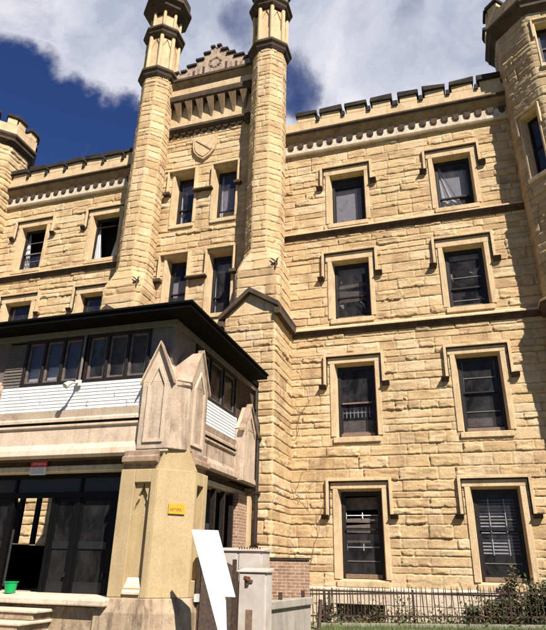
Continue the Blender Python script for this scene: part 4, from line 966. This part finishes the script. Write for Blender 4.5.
# ground ---------------------------------------------------------------------
def gz(x, y):
    k = min(1, max(0, (y + 6) / 4.6)); k = k * k * (3 - 2 * k)
    return -1.62 + k * (fz(min(3, max(-4, x))) + 1.60 if x > -4.2 else .25 * min(1, max(0, (y + 6) / 4)))
xs = [-300, -120, -60, -30, -20, -14, -10] + list(np.linspace(-9, 6, 61)) + [8, 12, 20, 40, 120, 300]; ysg = [-300, -120, -60, -30, -20, -14, -10] + list(np.linspace(-9, 2, 45)) + [10, 40, 120, 300]
g = MB(); vs = [(x, y, gz(x, y)) for y in ysg for x in xs]; nx = len(xs)
g.add(vs, [(j * nx + i, j * nx + i + 1, (j + 1) * nx + i + 1, (j + 1) * nx + i) for j in range(len(ysg) - 1) for i in range(nx - 1)], 'soil')
tag(g.build('ground'), 'dry lawn around the building', 'ground', kind='structure')
kb = MB(); kb.add([(x, y, fz(x) + z) for x in (-3.5, 3.0) for y in (-1.42, -1.30) for z in (-.1, .05)], [(0, 1, 3, 2), (4, 6, 7, 5), (0, 4, 5, 1), (2, 3, 7, 6), (0, 2, 6, 4), (1, 5, 7, 3)], 'concrete')
tag(kb.build('kerb'), 'thin concrete kerb under the iron fence', 'kerb', kind='structure')
gr = MB(); rr = random.Random(8)
for _ in range(5200):
    x = rr.uniform(-3.2, 2.6); y = rr.uniform(-2.7, -1.45); z = gz(x, y); h = rr.uniform(.05, .13); a = rr.uniform(0, 6.28); w = .006
    gr.add([(x - w * math.cos(a), y - w * math.sin(a), z - .01), (x + w * math.cos(a), y + w * math.sin(a), z - .01), (x + rr.gauss(0, .03), y + rr.gauss(0, .03), z + h)], [(0, 1, 2)], 'grassblade')
tag(gr.build('grass'), 'short rough grass along the fence', 'grass', kind='stuff')

# ================================================================== LIGHT, SKY, CAMERA
K, MM = .95, 1.5
to_sun = Vector((K, -1, MM)).normalized()
el = math.asin(to_sun.z); rot = math.atan2(to_sun.x, to_sun.y)
sl = bpy.data.lights.new('sun', 'SUN'); sl.energy = 5.0; sl.angle = math.radians(.5); sl.color = (1, .955, .88)
so = bpy.data.objects.new('sun', sl); C.objects.link(so); so.rotation_euler = (-to_sun).to_track_quat('-Z', 'Y').to_euler(); so.location = (20, -30, 40)
W = bpy.data.worlds.new('World'); S.world = W; W.use_nodes = True; nt = W.node_tree
bg = nt.nodes['Background']
sky = N(nt, 'ShaderNodeTexSky', sky_type='NISHITA'); sky.sun_disc = False; sky.sun_elevation = el; sky.sun_rotation = rot
sky.altitude = 200; sky.air_density = 1.0; sky.dust_density = .3; sky.ozone_density = 3.0
tc = N(nt, 'ShaderNodeTexCoord'); D = tc.outputs['Generated']
HOLES = [(-0.5793, 0.4984, 0.645, 0.995004, 1.0, 1.0), (-0.5393, 0.5607, 0.6284, 0.995004, 1.0, 1.05), (-0.4736, 0.6193, 0.6262, 0.995802, 1.0, 1.0), (-0.5064, 0.6307, 0.588, 0.99458, 1.0, 1.0), (-0.5865, 0.5793, 0.566, 0.989385, 1.0, 1.0), (-0.2566, 0.5886, 0.7666, 0.998533, 1.0, 0.5), (-0.17, 0.6786, 0.7145, 0.99653, 1.0, 0.75), (-0.1304, 0.7008, 0.7014, 0.998533, 1.0, 0.45), (0.0044, 0.6591, 0.752, 0.998533, 1.0, 0.45), (-0.0921, 0.6381, 0.7644, 0.999132, 1.0, 0.3), (-0.5465, 0.4201, 0.7245, 0.99653, 1.0, 0.5)]
wn = N(nt, 'ShaderNodeTexNoise'); wn.inputs['Scale'].default_value = 4.5; wn.inputs['Detail'].default_value = 8; wn.inputs['Roughness'].default_value = .6; nt.links.new(D, wn.inputs['Vector'])
ws = N(nt, 'ShaderNodeVectorMath', operation='MULTIPLY_ADD'); nt.links.new(wn.outputs['Color'], ws.inputs[0]); ws.inputs[1].default_value = (.20, .20, .20); ws.inputs[2].default_value = (-.10, -.10, -.10)
wa = N(nt, 'ShaderNodeVectorMath', operation='ADD'); nt.links.new(D, wa.inputs[0]); nt.links.new(ws.outputs[0], wa.inputs[1])
wv = N(nt, 'ShaderNodeVectorMath', operation='NORMALIZE'); nt.links.new(wa.outputs[0], wv.inputs[0])
acc = None
for (dx, dy, dz, c0, c1, wgt) in HOLES:
    dp = N(nt, 'ShaderNodeVectorMath', operation='DOT_PRODUCT'); nt.links.new(wv.outputs[0], dp.inputs[0]); dp.inputs[1].default_value = (dx, dy, dz)
    mr = N(nt, 'ShaderNodeMapRange', interpolation_type='SMOOTHSTEP'); nt.links.new(dp.outputs['Value'], mr.inputs[0])
    mr.inputs[1].default_value = c0; mr.inputs[2].default_value = c1; mr.inputs[3].default_value = 0; mr.inputs[4].default_value = wgt
    if acc is None: acc = mr.outputs[0]
    else:
        ad = N(nt, 'ShaderNodeMath', operation='MAXIMUM'); nt.links.new(acc, ad.inputs[0]); nt.links.new(mr.outputs[0], ad.inputs[1]); acc = ad.outputs[0]
dv = N(nt, 'ShaderNodeVectorMath', operation='DOT_PRODUCT'); nt.links.new(D, dv.inputs[0]); dv.inputs[1].default_value = (-.275, .874, .40)  # added: clears the clouds outside the view to cut the sky's fill light
mv = N(nt, 'ShaderNodeMapRange', interpolation_type='SMOOTHSTEP'); nt.links.new(dv.outputs['Value'], mv.inputs[0]); mv.inputs[1].default_value = .2; mv.inputs[2].default_value = .68; mv.inputs[3].default_value = 1.1; mv.inputs[4].default_value = 0
ad = N(nt, 'ShaderNodeMath', operation='MAXIMUM'); nt.links.new(acc, ad.inputs[0]); nt.links.new(mv.outputs[0], ad.inputs[1]); acc = ad.outputs[0]
cn = noise(nt, 4.5, 11, .62, D, .6); cn2 = noise(nt, 4.2, 9, .62, wv.outputs[0], .2)
a1 = N(nt, 'ShaderNodeMath', operation='MULTIPLY_ADD'); nt.links.new(cn, a1.inputs[0]); a1.inputs[1].default_value = -1.25; a1.inputs[2].default_value = .42
a2 = N(nt, 'ShaderNodeMath', operation='ADD'); nt.links.new(a1.outputs[0], a2.inputs[0]); nt.links.new(acc, a2.inputs[1])
mk = N(nt, 'ShaderNodeMapRange', interpolation_type='SMOOTHSTEP'); nt.links.new(a2.outputs[0], mk.inputs[0])
mk.inputs[1].default_value = .0; mk.inputs[2].default_value = .68; mk.inputs[3].default_value = 1; mk.inputs[4].default_value = 0
ccol = ramp(nt, cn2, [(.38, (3.7, 4.0, 5.1)), (.62, (6.9, 6.8, 7.3))])
skm = mix(nt, sky.outputs[0], (.30, .40, .70), 1.0, 'MULTIPLY')
fin = mix(nt, skm, ccol, mk.outputs[0])
nt.links.new(fin, bg.inputs['Color']); bg.inputs['Strength'].default_value = .06

cam = bpy.data.cameras.new('camera'); co = bpy.data.objects.new('camera', cam); C.objects.link(co)
cam.sensor_fit = 'HORIZONTAL'; cam.sensor_width = 36; cam.lens = 36 * 569.8988 / 546; cam.clip_end = 1000; cam.clip_start = .1
r_ = Vector((0.95606566, 0.29261265, 0.0177846)); u_ = Vector((0.10133783, -0.38681343, 0.91657297)); f_ = Vector((-0.27508017, 0.87450169, 0.39947177))
from mathutils import Matrix
co.matrix_world = Matrix(((r_.x, u_.x, -f_.x, 0), (r_.y, u_.y, -f_.y, -16.25), (r_.z, u_.z, -f_.z, ZO), (0, 0, 0, 1)))
S.camera = co
S.view_settings.view_transform = 'Standard'; S.view_settings.look = 'None'; S.view_settings.exposure = 1.06; S.view_settings.gamma = 1.0
S.view_settings.use_curve_mapping = False
S.render.engine = 'CYCLES'; S.cycles.max_bounces = 6; S.cycles.transparent_max_bounces = 12
for o in bpy.data.objects:
    if '_b' in o: del o['_b']
